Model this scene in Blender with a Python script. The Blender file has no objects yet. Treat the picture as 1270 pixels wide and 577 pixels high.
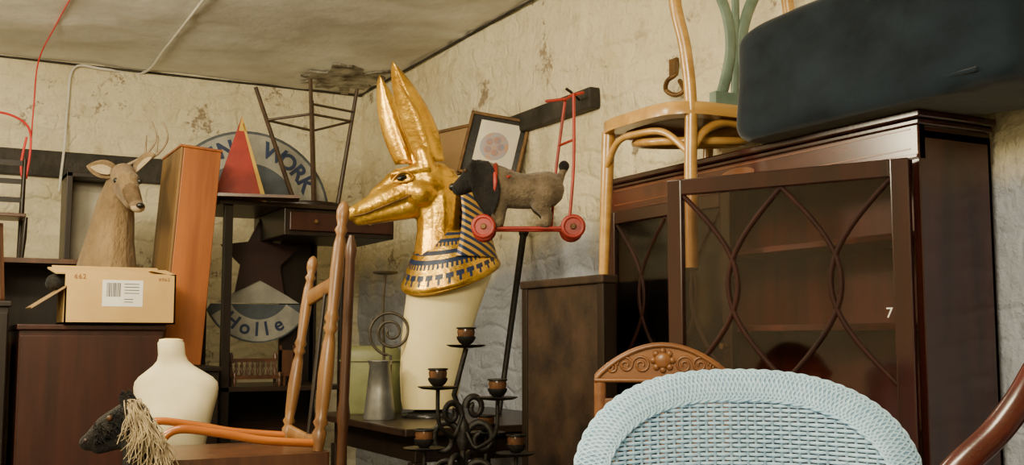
import bpy, math, random
from mathutils import Vector as V, Matrix, noise
random.seed(7)
F=1360.0; TH=math.atan(131.5/F); YAW=math.radians(-28.2); EYE=1.2
Rv=V((math.cos(YAW),math.sin(YAW),0)); Fv=V((-math.sin(YAW),math.cos(YAW),0))
def W(px,py,d):
    a=(px-635)/F; b=(288.5-py)/F
    fc=math.cos(TH)-b*math.sin(TH); up=math.sin(TH)+b*math.cos(TH)
    p=Rv*(a/fc*d)+Fv*d; return V((p.x,p.y,EYE+up/fc*d))
def onX(px,py,X):
    q=W(px,py,1.0); d=X/q.x; return W(px,py,d)
def onY(px,py,Y):
    q=W(px,py,1.0); d=Y/q.y; return W(px,py,d)
def onZ(px,py,Z):
    q=W(px,py,1.0); d=(Z-EYE)/(q.z-EYE); return W(px,py,d)
# ------------------------------------------------ materials
def newmat(name):
    m=bpy.data.materials.new(name); m.use_nodes=True; n=m.node_tree; n.nodes.clear()
    o=n.nodes.new('ShaderNodeOutputMaterial'); b=n.nodes.new('ShaderNodeBsdfPrincipled')
    n.links.new(b.outputs[0],o.inputs[0]); return m,n,b
def N(n,t,**k):
    x=n.nodes.new(t)
    for a,v in k.items(): setattr(x,a,v)
    return x
def mixc(n,fac,c1,c2):
    m=N(n,'ShaderNodeMix',data_type='RGBA')
    for i,c in ((0,fac),(6,c1),(7,c2)):
        if isinstance(c,(tuple,list)): m.inputs[i].default_value=(*c,1)
        elif isinstance(c,(int,float)): m.inputs[i].default_value=c
        else: n.links.new(c,m.inputs[i])
    return m.outputs[2]
def ramp(n,src,a,b):
    r=N(n,'ShaderNodeMapRange'); r.inputs[1].default_value=a; r.inputs[2].default_value=b
    n.links.new(src,r.inputs[0]); return r.outputs[0]
def noi(n,co,scale,detail=4,rough=.6):
    t=N(n,'ShaderNodeTexNoise'); t.inputs['Scale'].default_value=scale; t.inputs['Detail'].default_value=detail
    t.inputs['Roughness'].default_value=rough; n.links.new(co,t.inputs['Vector']); return t.outputs['Fac']
def mapped(n,sc=(1,1,1),rot=(0,0,0)):
    c=N(n,'ShaderNodeTexCoord'); m=N(n,'ShaderNodeMapping'); m.inputs['Scale'].default_value=sc; m.inputs['Rotation'].default_value=rot
    n.links.new(c.outputs['Object'],m.inputs[0]); return m.outputs[0]
def bump(n,b,h,st,dist=.01):
    u=N(n,'ShaderNodeBump'); u.inputs['Strength'].default_value=st; u.inputs['Distance'].default_value=dist
    n.links.new(h,u.inputs['Height']); n.links.new(u.outputs[0],b.inputs['Normal'])
def paint(name,c1,c2=None,scale=8,rough=.6,metal=0,bs=.15,bd=.004,sc=(1,1,1),sheen=0,lo=.35,hi=.65,coat=0,spec=.5):
    m,n,b=newmat(name); co=mapped(n,sc); c2=c2 or tuple(x*.7 for x in c1)
    f=noi(n,co,scale); n.links.new(mixc(n,ramp(n,f,lo,hi),c1,c2),b.inputs['Base Color'])
    b.inputs['Roughness'].default_value=rough; b.inputs['Metallic'].default_value=metal; b.inputs['Specular IOR Level'].default_value=spec
    if sheen: b.inputs['Sheen Weight'].default_value=sheen; b.inputs['Sheen Roughness'].default_value=.4
    if coat: b.inputs['Coat Weight'].default_value=coat; b.inputs['Coat Roughness'].default_value=.15
    if bs: bump(n,b,noi(n,co,scale*5),bs,bd)
    return m
def wood(name,c1,c2,axis='Z',rough=.35,coat=.3,s=22,spec=.5):
    sc={'X':(.08,1,1),'Y':(1,.08,1),'Z':(1,1,.08)}[axis]
    return paint(name,c1,c2,s,rough,0,.08,.002,sc,lo=.3,hi=.7,coat=coat,spec=spec)
def wallmat(name,horiz,grey=False):
    m,n,b=newmat(name); c=N(n,'ShaderNodeTexCoord'); s=N(n,'ShaderNodeSeparateXYZ'); n.links.new(c.outputs['Object'],s.inputs[0])
    k=N(n,'ShaderNodeCombineXYZ'); n.links.new(s.outputs[horiz],k.inputs[0]); n.links.new(s.outputs['Z'],k.inputs[1])
    wob=N(n,'ShaderNodeTexNoise'); wob.inputs['Scale'].default_value=3.2; wob.inputs['Detail'].default_value=6; n.links.new(k.outputs[0],wob.inputs['Vector'])
    ad=N(n,'ShaderNodeVectorMath',operation='MULTIPLY_ADD'); ad.inputs[1].default_value=(.42,.20,0)
    n.links.new(wob.outputs['Color'],ad.inputs[0]); n.links.new(k.outputs[0],ad.inputs[2])
    br=N(n,'ShaderNodeTexBrick'); br.inputs['Scale'].default_value=1; br.inputs['Brick Width'].default_value=.28; br.inputs['Row Height'].default_value=.09
    br.inputs['Mortar Size'].default_value=.018; br.inputs['Mortar Smooth'].default_value=1
    br.inputs['Color1'].default_value=(1,1,1,1); br.inputs['Color2'].default_value=(.5,.5,.5,1); br.inputs['Mortar'].default_value=(0,0,0,1)
    n.links.new(ad.outputs[0],br.inputs['Vector'])
    co=c.outputs['Object']
    base=mixc(n,ramp(n,noi(n,co,1.5,7),.35,.65),(.94,.87,.64),(.78,.68,.44))
    base=mixc(n,ramp(n,noi(n,co,7,9,.78),.55,.72),base,(.56,.44,.27))
    base=mixc(n,ramp(n,noi(n,co,3.3,9,.8),.595,.63),base,(.34,.26,.17))
    mor=N(n,'ShaderNodeMath',operation='MULTIPLY'); inv=N(n,'ShaderNodeMath',operation='SUBTRACT'); inv.inputs[0].default_value=1
    n.links.new(br.outputs['Color'],inv.inputs[1]); n.links.new(inv.outputs[0],mor.inputs[0]); mor.inputs[1].default_value=.06
    base=mixc(n,mor.outputs[0],base,(.40,.32,.21))
    if grey:
        zz=N(n,'ShaderNodeMath',operation='MULTIPLY_ADD'); n.links.new(noi(n,co,2.5,5),zz.inputs[0]); zz.inputs[1].default_value=.5; n.links.new(s.outputs['Z'],zz.inputs[2])
        base=mixc(n,ramp(n,zz.outputs[0],1.9,1.72),base,(.42,.45,.54))
    n.links.new(base,b.inputs['Base Color']); b.inputs['Roughness'].default_value=.7
    h=N(n,'ShaderNodeMath',operation='MULTIPLY_ADD'); n.links.new(noi(n,co,7,9,.62),h.inputs[0]); h.inputs[1].default_value=7; n.links.new(br.outputs['Color'],h.inputs[2])
    bump(n,b,h.outputs[0],.6,.014); return m
M={}
M['wall_b']=wallmat('whitewashed_brick_back','X'); M['wall_r']=wallmat('whitewashed_brick_side','Y',True)
M['ceil']=paint('stained_ceiling',(.84,.83,.79),(.56,.54,.49),1.6,.7,0,.5,.014)
M['floor']=paint('floor_concrete',(.06,.05,.04),(.035,.03,.025),3,.8)
M['mah']=wood('mahogany',(.036,.007,.005),(.010,.003,.003),'Z',.20,.35)
M['mahh']=wood('mahogany_rail',(.10,.018,.009),(.025,.006,.005),'Y',.22,.5)
M['bar']=wood('dark_glazing_bar',(.034,.010,.006),(.014,.005,.004),'Z',.6,0,spec=.15)
M['mahd']=wood('mahogany_interior',(.15,.022,.012),(.05,.009,.006),'Z',.4,.2)
M['inlay']=wood('satinwood_inlay',(.22,.07,.02),(.12,.04,.015),'Y',.3,.3)
M['dark']=wood('dark_oak',(.018,.010,.006),(.007,.004,.003),'Z',.45,.1,spec=.3)
M['worn']=paint('worn_dark_panel',(.050,.027,.014),(.012,.007,.005),7,.6,0,.4,.004,spec=.3)
M['darkh']=wood('dark_oak_boards',(.030,.015,.009),(.010,.006,.004),'X',.42,.2,spec=.3)
M['brown']=wood('brown_oak',(.10,.038,.014),(.04,.014,.006),'Z',.4,.2)
M['redbr']=wood('red_brown_cabinet',(.048,.013,.008),(.02,.007,.004),'Z',.45,.15,spec=.3)
M['orange']=wood('orange_pine',(.40,.12,.018),(.18,.045,.008),'Z',.45,.1,s=14)
M['olivew']=wood('olive_side_wood',(.24,.125,.03),(.10,.05,.014),'Z',.55,.1)  # darker olive brown for the side panel of the pine case
M['honey']=wood('honey_beech',(.36,.17,.035),(.18,.075,.018),'Z',.33,.3)
M['postw']=wood('worn_turned_wood',(.25,.115,.028),(.10,.04,.013),'Z',.42,.15)
M['bent']=wood('bentwood_beech',(.62,.35,.09),(.38,.19,.04),'X',.28,.5)
M['armor']=wood('varnished_arm',(.50,.15,.018),(.28,.07,.01),'X',.25,.5)
M['carved']=wood('carved_walnut',(.28,.11,.03),(.11,.038,.012),'X',.4,.2)
M['redm']=wood('red_mahogany',(.075,.008,.005),(.03,.005,.004),'X',.25,.4)
M['green']=paint('sage_painted_wood',(.20,.28,.22),(.12,.18,.14),12,.4)
M['velvet']=paint('navy_velvet',(.012,.020,.030),(.005,.009,.014),5,.8,0,.25,.006,(1,1,1.6),.24,spec=.1)
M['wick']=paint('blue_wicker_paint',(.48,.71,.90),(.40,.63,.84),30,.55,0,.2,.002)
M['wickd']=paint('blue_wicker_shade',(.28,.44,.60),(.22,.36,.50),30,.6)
M['gold']=paint('gold_leaf',(.95,.58,.075),(.46,.22,.018),9,.25,.8,.5,.005,lo=.38,hi=.7)
M['goldd']=paint('dull_gold',(.62,.34,.04),(.30,.14,.015),14,.36,.65,.3)
M['tarn']=paint('tarnished_brass',(.18,.095,.03),(.08,.04,.015),20,.5,.5,.3)
M['blue']=paint('lapis_enamel',(.014,.03,.085),(.008,.016,.045),20,.35)
M['black']=paint('black_gloss',(.008,.008,.008),(.02,.02,.02),10,.25)
M['cream']=paint('cream_calico',(.84,.72,.38),(.72,.59,.28),5,.75,0,.15,.002)
M['cream2']=paint('cream_linen',(.70,.62,.40),(.54,.46,.28),6,.8,0,.2,.002)
M['iron']=paint('black_iron',(.008,.008,.007),(.025,.021,.018),25,.5,.5,.4)
M['irong']=paint('grey_iron',(.09,.075,.055),(.045,.035,.025),25,.5,.5,.3)
M['rodw']=paint('dark_varnished_rod',(.07,.04,.022),(.035,.02,.013),25,.4)
M['red']=paint('red_enamel',(.40,.028,.015),(.22,.016,.01),10,.45)
M['redk']=paint('dark_red_board',(.035,.005,.004),(.018,.004,.003),10,.5)
M['redc']=paint('red_cord',(.75,.03,.03),(.6,.02,.02),10,.5,bs=0)
M['white']=paint('white_plastic',(.78,.76,.70),(.66,.64,.56),10,.5,bs=0)
M['card']=paint('corrugated_cardboard',(.60,.39,.14),(.48,.30,.10),3,.8,0,.15,.002)
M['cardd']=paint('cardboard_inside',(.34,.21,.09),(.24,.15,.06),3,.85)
M['paper']=paint('paper_label',(.80,.78,.72),(.72,.69,.62),10,.6,bs=0)
M['ink']=paint('printed_ink',(.02,.02,.02),(.03,.03,.03),10,.6,bs=0)
M['inkr']=paint('printed_brown_ink',(.25,.08,.03),(.2,.06,.02),10,.6,bs=0)
M['letter']=paint('blue_lettering',(.020,.042,.12),(.012,.025,.07),14,.5,bs=0)
M['signw']=paint('weathered_sign_grey',(.40,.38,.31),(.23,.23,.21),9,.6)
M['signb']=paint('weathered_sign_blue',(.085,.105,.13),(.045,.055,.065),9,.6)
M['yellow']=paint('yellow_paint',(.70,.45,.06),(.5,.3,.04),9,.5)
M['dogf']=paint('grey_tan_plush',(.19,.145,.09),(.09,.065,.042),16,.9,0,.9,.01,(1,1,1),.25,spec=.2)
M['blackf']=paint('black_plush',(.008,.008,.009),(.022,.018,.015),25,.85,0,.8,.01,(1,1,1),.06,spec=.2)
M['deer']=paint('deer_hide',(.30,.205,.105),(.13,.085,.045),8,.9,0,1.0,.014,(1,1,.5),.15,spec=.15,lo=.3,hi=.72)
M['deerl']=paint('pale_deer_fur',(.46,.36,.22),(.34,.26,.15),14,.85)
M['deerd']=paint('dark_deer_face',(.17,.11,.06),(.10,.065,.035),14,.9,0,.8,.008,spec=.2)
M['horn']=paint('antler_bone',(.32,.24,.14),(.18,.12,.07),20,.6)
M['mane']=paint('cream_mane_hair',(.44,.34,.18),(.18,.13,.07),30,.7,bs=0)
M['galv']=paint('galvanised_steel',(.26,.26,.24),(.16,.16,.15),14,.42,.7)
M['olive']=paint('olive_enamel',(.19,.20,.085),(.12,.125,.05),8,.45)
M['amber']=paint('amber_glass',(.12,.05,.02),(.04,.02,.012),20,.1)
M['damage']=paint('exposed_lath',(.07,.052,.035),(.50,.47,.40),10,.9,0,.8,.01)
M['beam']=paint('blackened_beam',(.014,.012,.010),(.045,.038,.03),9,.7,0,.6,.01)
M['print']=paint('faded_print',(.74,.70,.56),(.64,.58,.46),9,.6,bs=0)
M['pale']=paint('pale_board',(.42,.38,.29),(.30,.26,.19),6,.7)
M['printb']=paint('print_blue',(.30,.36,.46),(.50,.28,.16),30,.6,bs=0)
M['printo']=paint('print_ochre',(.45,.20,.10),(.20,.24,.34),40,.6,bs=0)
m,n,b=newmat('striped_headdress'); co=mapped(n,(1,1,1),(0,.5,0)); w=N(n,'ShaderNodeTexWave',bands_direction='Z'); w.inputs['Scale'].default_value=13; w.inputs['Distortion'].default_value=.3
n.links.new(co,w.inputs[0]); n.links.new(mixc(n,ramp(n,w.outputs['Fac'],.45,.55),(.02,.04,.11),(.58,.33,.05)),b.inputs['Base Color']); b.inputs['Roughness'].default_value=.35; b.inputs['Metallic'].default_value=.35
M['stripe']=m
def glassmat(name,dens,tint):
    m=bpy.data.materials.new(name); m.use_nodes=True; n=m.node_tree; n.nodes.clear()
    o=N(n,'ShaderNodeOutputMaterial'); t=N(n,'ShaderNodeBsdfTransparent'); t.inputs[0].default_value=(*tint,1)
    g=N(n,'ShaderNodeBsdfGlossy'); g.inputs['Roughness'].default_value=.08; fr=N(n,'ShaderNodeFresnel'); fr.inputs[0].default_value=1.5
    ad=N(n,'ShaderNodeMath',operation='ADD'); n.links.new(fr.outputs[0],ad.inputs[0]); ad.inputs[1].default_value=dens
    x=N(n,'ShaderNodeMixShader'); n.links.new(ad.outputs[0],x.inputs[0]); n.links.new(t.outputs[0],x.inputs[1]); n.links.new(g.outputs[0],x.inputs[2]); n.links.new(x.outputs[0],o.inputs[0]); return m
M['glass']=glassmat('old_window_glass',.0,(.74,.68,.68))
# ------------------------------------------------ geometry
def cat(pts,k=6,closed=False):
    pts=[V(p) for p in pts]; out=[]; n=len(pts)
    rng=range(n if closed else n-1)
    for i in rng:
        g=lambda j: pts[j%n] if closed else pts[max(0,min(n-1,j))]
        p0,p1,p2,p3=g(i-1),g(i),g(i+1),g(i+2)
        for s in range(k):
            t=s/k; out.append(.5*((2*p1)+(p2-p0)*t+(2*p0-5*p1+4*p2-p3)*t*t+(3*p1-p0-3*p2+p3)*t**3))
    if not closed: out.append(pts[-1])
    return out
class G:
    def __init__(s): s.v=[]; s.f=[]; s.m=[]; s.s=[]
    def add(s,v,f,sm=False,mi=0):
        o=len(s.v); s.v+= [tuple(x) for x in v]; s.f+=[tuple(i+o for i in q) for q in f]
        s.m+= mi if isinstance(mi,list) else [mi]*len(f); s.s+=[sm]*len(f); return s
    def box(s,x0,x1,y0,y1,z0,z1,mat=None,mi=0):
        v=[V((x,y,z)) for x in (x0,x1) for y in (y0,y1) for z in (z0,z1)]
        if mat: v=[mat@p for p in v]
        return s.add(v,[(0,1,3,2),(4,6,7,5),(0,4,5,1),(2,3,7,6),(0,2,6,4),(1,5,7,3)],False,mi)
    def tube(s,pts,r,n=8,closed=False,mi=0,flat=None,up=None):
        pts=[V(p) for p in pts]; L=len(pts); rs=r if isinstance(r,(list,tuple)) else None
        v=[];f=[]; prev=V(up) if up else None
        for i,p in enumerate(pts):
            a=pts[(i-1)%L] if (closed or i>0) else p; c=pts[(i+1)%L] if (closed or i<L-1) else p
            t=(c-a).normalized() if (c-a).length>1e-9 else V((0,0,1))
            if prev is None: prev=t.orthogonal()
            u=(prev-t*prev.dot(t)); u=u.normalized() if u.length>1e-6 else t.orthogonal().normalized()
            prev=V(up) if up else u; w=t.cross(u)
            if rs: rr=rs[i] if len(rs)==L else rs[0]+(rs[-1]-rs[0])*i/(L-1)
            else: rr=r
            fx=flat or 1
            for j in range(n):
                an=2*math.pi*j/n; v.append(p+u*math.cos(an)*rr+w*math.sin(an)*rr*fx)
        for i in range(L if closed else L-1):
            for j in range(n):
                a=i*n+j; b2=i*n+(j+1)%n; c=((i+1)%L)*n+(j+1)%n; d=((i+1)%L)*n+j; f.append((a,b2,c,d))
        s.add(v,f,True,mi)
        if not closed:
            s.add(v[:n],[tuple(reversed(range(n)))],False,mi); s.add(v[-n:],[tuple(range(n))],False,mi)
        return s
    def lathe(s,p0,p1,prof,n=16,mi=0,cap=True):
        p0=V(p0);p1=V(p1);ax=p1-p0
        t=ax.normalized();u=t.orthogonal().normalized();w=t.cross(u);v=[]
        for (tt,r) in prof:
            c=p0+ax*tt
            for j in range(n):
                a=2*math.pi*j/n; v.append(c+(u*math.cos(a)+w*math.sin(a))*max(r,1e-4))
        f=[(i*n+j,i*n+(j+1)%n,(i+1)*n+(j+1)%n,(i+1)*n+j) for i in range(len(prof)-1) for j in range(n)]
        s.add(v,f,True,mi)
        if cap: s.add(v[:n],[tuple(reversed(range(n)))],False,mi); s.add(v[-n:],[tuple(range(n))],False,mi)
        return s
    def loft(s,rings,cap=True,mi=0,sm=True):
        n=len(rings[0]); v=[p for r in rings for p in r]
        f=[(i*n+j,i*n+(j+1)%n,(i+1)*n+(j+1)%n,(i+1)*n+j) for i in range(len(rings)-1) for j in range(n)]
        s.add(v,f,sm,mi)
        if cap: s.add(rings[0],[tuple(reversed(range(n)))],False,mi); s.add(rings[-1],[tuple(range(n))],False,mi)
        return s
    def ball(s,c,r,mi=0,n=14,rot=None):
        c=V(c); r=(r,r,r) if isinstance(r,(int,float)) else r; v=[];f=[];h=n//2
        for i in range(h+1):
            ph=math.pi*i/h
            for j in range(n):
                th=2*math.pi*j/n; p=V((r[0]*math.sin(ph)*math.cos(th),r[1]*math.sin(ph)*math.sin(th),r[2]*math.cos(ph)))
                if rot: p=rot@p
                v.append(c+p)
        for i in range(h):
            for j in range(n): f.append((i*n+j,(i+1)*n+j,(i+1)*n+(j+1)%n,i*n+(j+1)%n))
        return s.add(v,f,True,mi)
    def prism(s,poly,t,mat,mi=0):
        n=len(poly); v=[mat@V((x,y,0)) for x,y in poly]+[mat@V((x,y,t)) for x,y in poly]
        f=[tuple(reversed(range(n))),tuple(range(n,2*n))]+[(j,(j+1)%n,n+(j+1)%n,n+j) for j in range(n)]
        return s.add(v,f,False,mi)
    def leaf(s,base,tip,w,side,cup=.4,th=.006,mi=0,n=12,m=8,bend=None,p0=.25,ex=.8):
        base=V(base);tip=V(tip);side=V(side).normalized();ax=(tip-base);nr=side.cross(ax).normalized()
        fr=[];bk=[]
        for i in range(n+1):
            t=i/n; hw=w*abs(math.sin(math.pi*(p0+(1-p0)*t)))**ex if t<1 else .001; hw=max(hw,.0015)
            c=base+ax*t+(V(bend)*math.sin(math.pi*t) if bend else V((0,0,0)))
            for j in range(m+1):
                q=-1+2*j/m; p=c+side*q*hw+nr*cup*(q*q)*hw
                fr.append(p); bk.append(p-nr*th*(1.2-q*q))
        k=m+1; v=fr+bk; o=len(fr); f=[]
        for i in range(n):
            for j in range(m):
                a=i*k+j; f.append((a,a+1,a+k+1,a+k)); f.append((o+a+k,o+a+k+1,o+a+1,o+a))
            f.append((i*k,(i+1)*k,o+(i+1)*k,o+i*k)); f.append((i*k+m,o+i*k+m,o+(i+1)*k+m,(i+1)*k+m))
        for j in range(m): f.append((j,o+j,o+j+1,j+1)); a=n*k+j; f.append((a,a+1,o+a+1,o+a))
        return s.add(v,f,True,mi)
    def obj(s,name,mats,parent=None,label=None,cat_=None,bev=0,kind=None):
        me=bpy.data.meshes.new(name); vv=s.v
        org=V((0,0,0))
        if parent is None and kind is None:
            xs=[p[0] for p in vv];ys=[p[1] for p in vv];zs=[p[2] for p in vv]
            org=V(((min(xs)+max(xs))/2,(min(ys)+max(ys))/2,min(zs)))
            vv=[tuple(V(p)-org) for p in vv]
        me.from_pydata(vv,[],s.f)
        for k in (mats if isinstance(mats,(list,tuple)) else [mats]): me.materials.append(M[k])
        me.polygons.foreach_set('material_index',s.m); me.polygons.foreach_set('use_smooth',s.s); me.update()
        o=bpy.data.objects.new(name,me); o.location=org; bpy.context.scene.collection.objects.link(o)
        if parent: o.parent=parent
        if label: o['label']=label
        if cat_: o['category']=cat_
        if kind: o['kind']=kind
        if bev:
            b=o.modifiers.new('b','BEVEL'); b.width=bev; b.segments=2; b.limit_method='ANGLE'
        return o
def thing(name,label,cat_,loc=(0,0,0),rz=0,rx=0,ry=0):
    e=bpy.data.objects.new(name,None); e.empty_display_size=.1; e.location=loc; e.rotation_euler=(rx,ry,rz)
    bpy.context.scene.collection.objects.link(e); e['label']=label; e['category']=cat_; return e
def LT(e):
    m=Matrix.LocRotScale(e.location,e.rotation_euler,None).inverted()
    return lambda p: m@V(p)
def blob(name,mat,g,parent,vox=.007,it=4,label=None,mats=(),fn=None):
    o=g.obj(name,mat,parent)
    r=o.modifiers.new('r','REMESH'); r.mode='VOXEL'; r.voxel_size=vox
    sm=o.modifiers.new('s','SMOOTH'); sm.iterations=it; sm.factor=.6
    bpy.context.view_layer.update(); dg=bpy.context.evaluated_depsgraph_get()
    me=bpy.data.meshes.new_from_object(o.evaluated_get(dg)); o.modifiers.clear(); o.data=me
    me.materials.clear(); me.materials.append(M[mat])
    for p in me.polygons: p.use_smooth=True
    if fn:
        for k in mats: me.materials.append(M[k])
        for p in me.polygons: p.material_index=fn(p.center)
    if label: o['label']=label
    return o
def cap(g,p0,r0,p1,r1):
    p0=V(p0);p1=V(p1);k=10
    for i in range(k+1):
        t=i/k; g.ball(p0.lerp(p1,t),r0+(r1-r0)*t,n=12)
def text(s,size,ext,off=0):
    c=bpy.data.curves.new('lettering','FONT'); c.body=s; c.size=size; c.extrude=ext; c.offset=off; c.align_x='CENTER'; c.align_y='CENTER'
    o=bpy.data.objects.new('lettering',c); bpy.context.scene.collection.objects.link(o); bpy.context.view_layer.update()
    me=bpy.data.meshes.new_from_object(o.evaluated_get(bpy.context.evaluated_depsgraph_get()))
    bpy.data.objects.remove(o); return me
def textobj(s,size,mats,key,parent,name='lettering',ext=.001,off=0):
    allv=G()
    for ch,mt in zip(s,mats):
        if ch==' ': continue
        me=text(ch,size,ext,off)
        allv.add([mt@v.co for v in me.vertices],[tuple(p.vertices) for p in me.polygons])
    return allv.obj(name,key,parent)
def frame(o,x,y,z):
    x=V(x).normalized();y=V(y).normalized();z=V(z).normalized()
    return Matrix(((x.x,y.x,z.x,o[0]),(x.y,y.y,z.y,o[1]),(x.z,y.z,z.z,o[2]),(0,0,0,1)))
FR=lambda y: frame((0,y,0),(1,0,0),(0,0,1),(0,-1,0))
# ------------------------------------------------ ROOM
XR=2.166; YB=5.874; H=2.6; XL=-2.6; YF=-1.6
def wallgrid(name,key,fn,nu,nv):
    g=G(); v=[fn(i/nu,j/nv) for i in range(nu+1) for j in range(nv+1)]
    f=[(i*(nv+1)+j,(i+1)*(nv+1)+j,(i+1)*(nv+1)+j+1,i*(nv+1)+j+1) for i in range(nu) for j in range(nv)]
    g.add(v,f,True); return g.obj(name,key,None,kind='structure')
def wob(a,b): return .014*noise.noise(V((a*2.2,b*2.2,1)))+.012*noise.noise(V((a*4,b*9,4)))+.005*noise.noise(V((a*11,b*17,4)))
wallgrid('wall_back','wall_b',lambda s,t: V((XL+(XR+.05-XL)*s, YB+wob(XL+(XR-XL)*s,t*H), (H+.02)*t)),240,130)
wallgrid('wall_right','wall_r',lambda s,t: V((XR+wob(YB-(YB-YF)*s+30,t*H), YB+.03-(YB-YF)*s, (H+.02)*t)),340,130)
wallgrid('ceiling','ceil',lambda s,t: V((XL+(XR+.05-XL)*s,YF+(YB+.05-YF)*t,H+1.0*wob(XL+(XR-XL)*s+9,YF+(YB-YF)*t)-.004)),120,120)
G().box(XL,XR,YF,YB,-.05,0).obj('floor','floor',kind='structure')
G().box(XL-.1,XL,YF,YB,0,H).obj('wall_left','wall_b',kind='structure')
G().box(XL,XR,YF-.1,YF,0,H).obj('wall_front','wall_b',kind='structure')
G().tube([(XR-.012,y,H-.012) for y in (YB,4,2,0)],.006,6).tube([(x,YB-.012,H-.014) for x in (XR,1,0,-1)],.006,6).obj('trim_1','beam',kind='structure')
a=onY(-60,176,YB-.03)
G().box(a.x,1.10,YB-.045,YB+.03,2.00,2.13).obj('trim_2','beam',kind='structure',bev=.006)
G().box(XR-.04,XR+.03,3.36,4.0,2.045,2.125).obj('trim_3','beam',kind='structure',bev=.006)
g=G(); pl=[]
for i in range(48):
    an=i/48*2*math.pi; r=.17*(1+1.1*noise.noise(V((math.cos(an)*3,math.sin(an)*3,3))))
    pl.append((r*math.cos(an)*1.1,r*math.sin(an)*1.5))
g.prism(pl,.010,Matrix.Translation((XR-.23,YB-.36,H-.018))).obj('trim_4','damage',kind='structure')
p=[onZ(258,-8,H-.02),onZ(235,22,H-.02),onZ(205,60,H-.02),onY(178,90,YB-.02),onY(130,86,YB-.02),onY(92,84,YB-.02),onY(84,130,YB-.02),onY(80,180,YB-.06),onY(73,238,YB-.06)]
G().tube(cat(p,6),.0065,8).obj('electrical_cable','white',None,'white electrical cable clipped across ceiling and down wall','cable')
p=[onZ(92,-10,H-.02),onZ(70,30,H-.02),W(48,75,5.0),W(42,130,5.0),W(38,180,5.0),W(33,222,5.0)]
G().tube(cat(p,6),.0035,8).obj('hanging_cord','redc',None,'bright red cord hanging down from the ceiling','cord')
p=[W(-20,138,5.0),W(8,141,4.98),W(30,152,4.97),W(38,168,4.96),W(36,200,4.96),W(30,224,4.96),W(26,205,4.95),W(33,170,4.95)]
G().tube(cat(p,7),.0055,8).obj('coiled_cord','redc',None,'red flex looped beside the wall','cord')
g=G(); p=[onX(838,78,XR-.01),onX(838,92,XR-.05),onX(828,100,XR-.06),onX(826,112,XR-.05),onX(838,118,XR-.04),onX(848,112,XR-.03),onX(843,100,XR-.02)]
g.tube(cat(p,5),.008,8); q=onX(836,84,XR-.005); g.box(q.x-.006,q.x+.02,q.y-.02,q.y+.02,q.z-.03,q.z+.03)
g.obj('wall_bracket','tarn',None,'old tarnished brass bracket hook fixed to wall','hook')

# ------------------------------------------------ BOOKCASE
X0,X1,Y0,Y1=1.912,2.145,1.674,2.891; HZ=1.70; DT=1.594
bc=thing('glazed_bookcase','tall dark mahogany glazed bookcase with one door ajar','bookcase',((X0+X1)/2,(Y0+Y1)/2,0)); L=LT(bc)
Lm=Matrix.Translation(-V(bc.location))
B=lambda *a,**k: g.box(*a,mat=Lm,**k)
g=G()
B(X0,X1,Y0,Y0+.022,0,HZ-.04); B(X0,X1,Y1-.022,Y1,0,HZ-.04); B(X1-.012,X1,Y0,Y1,0,HZ-.04,mi=1)
B(X0,X1,Y0,Y1,.78,.81); B(X0,X1,Y0,Y1,HZ-.06,HZ-.03)
g.obj('body',['mah','mahd'],bc,bev=.002)
g=G(); B(X0-.004,X0+.02,Y0,Y1,DT,HZ-.03); B(X0-.008,X0,Y0+.0,Y1,DT+.002,DT+.010)
g.obj('frieze','mahh',bc,bev=.001,label='polished mahogany frieze rail')
g=G()
B(X0-.0055,X0-.003,Y0+.02,Y1-.02,DT+.022,DT+.0245); B(X0-.0055,X0-.003,Y0+.02,Y1-.02,DT+.066,DT+.0685)
mm=frame(L((X0-.004,2.28,DT+.045)),(0,-1,0),(0,0,1),(-1,0,0)); g.prism([(.07*math.cos(i*math.pi/12),.016*math.sin(i*math.pi/12)) for i in range(24)],.0015,mm)
g.obj('inlay','inlay',bc,label='satinwood stringing inlay')
g=G(); B(X0-.02,X1,Y0-.02,Y1+.02,HZ-.018,HZ); B(X0-.010,X1,Y0-.010,Y1+.010,HZ-.032,HZ-.018)
g.obj('cornice','mah',bc,bev=.004)
for z in (1.235,1.44,1.0):
    g=G(); B(X0+.03,X1-.015,Y0+.025,Y1-.025,z-.016,z); g.obj('shelf','mahd',bc,bev=.002)
for ya,yb in ((Y0+.02,(Y0+Y1)/2-.003),((Y0+Y1)/2+.003,Y1-.02)):
    g=G(); B(X0-.018,X0,ya,yb,.09,.775); B(X0-.026,X0-.018,ya+.06,yb-.06,.15,.715); g.obj('cupboard_door','mah',bc,bev=.004)
g=G(); B(X0-.02,X1,Y0-.01,Y1+.01,0,.085); g.obj('plinth','mah',bc,bev=.004)
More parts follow.
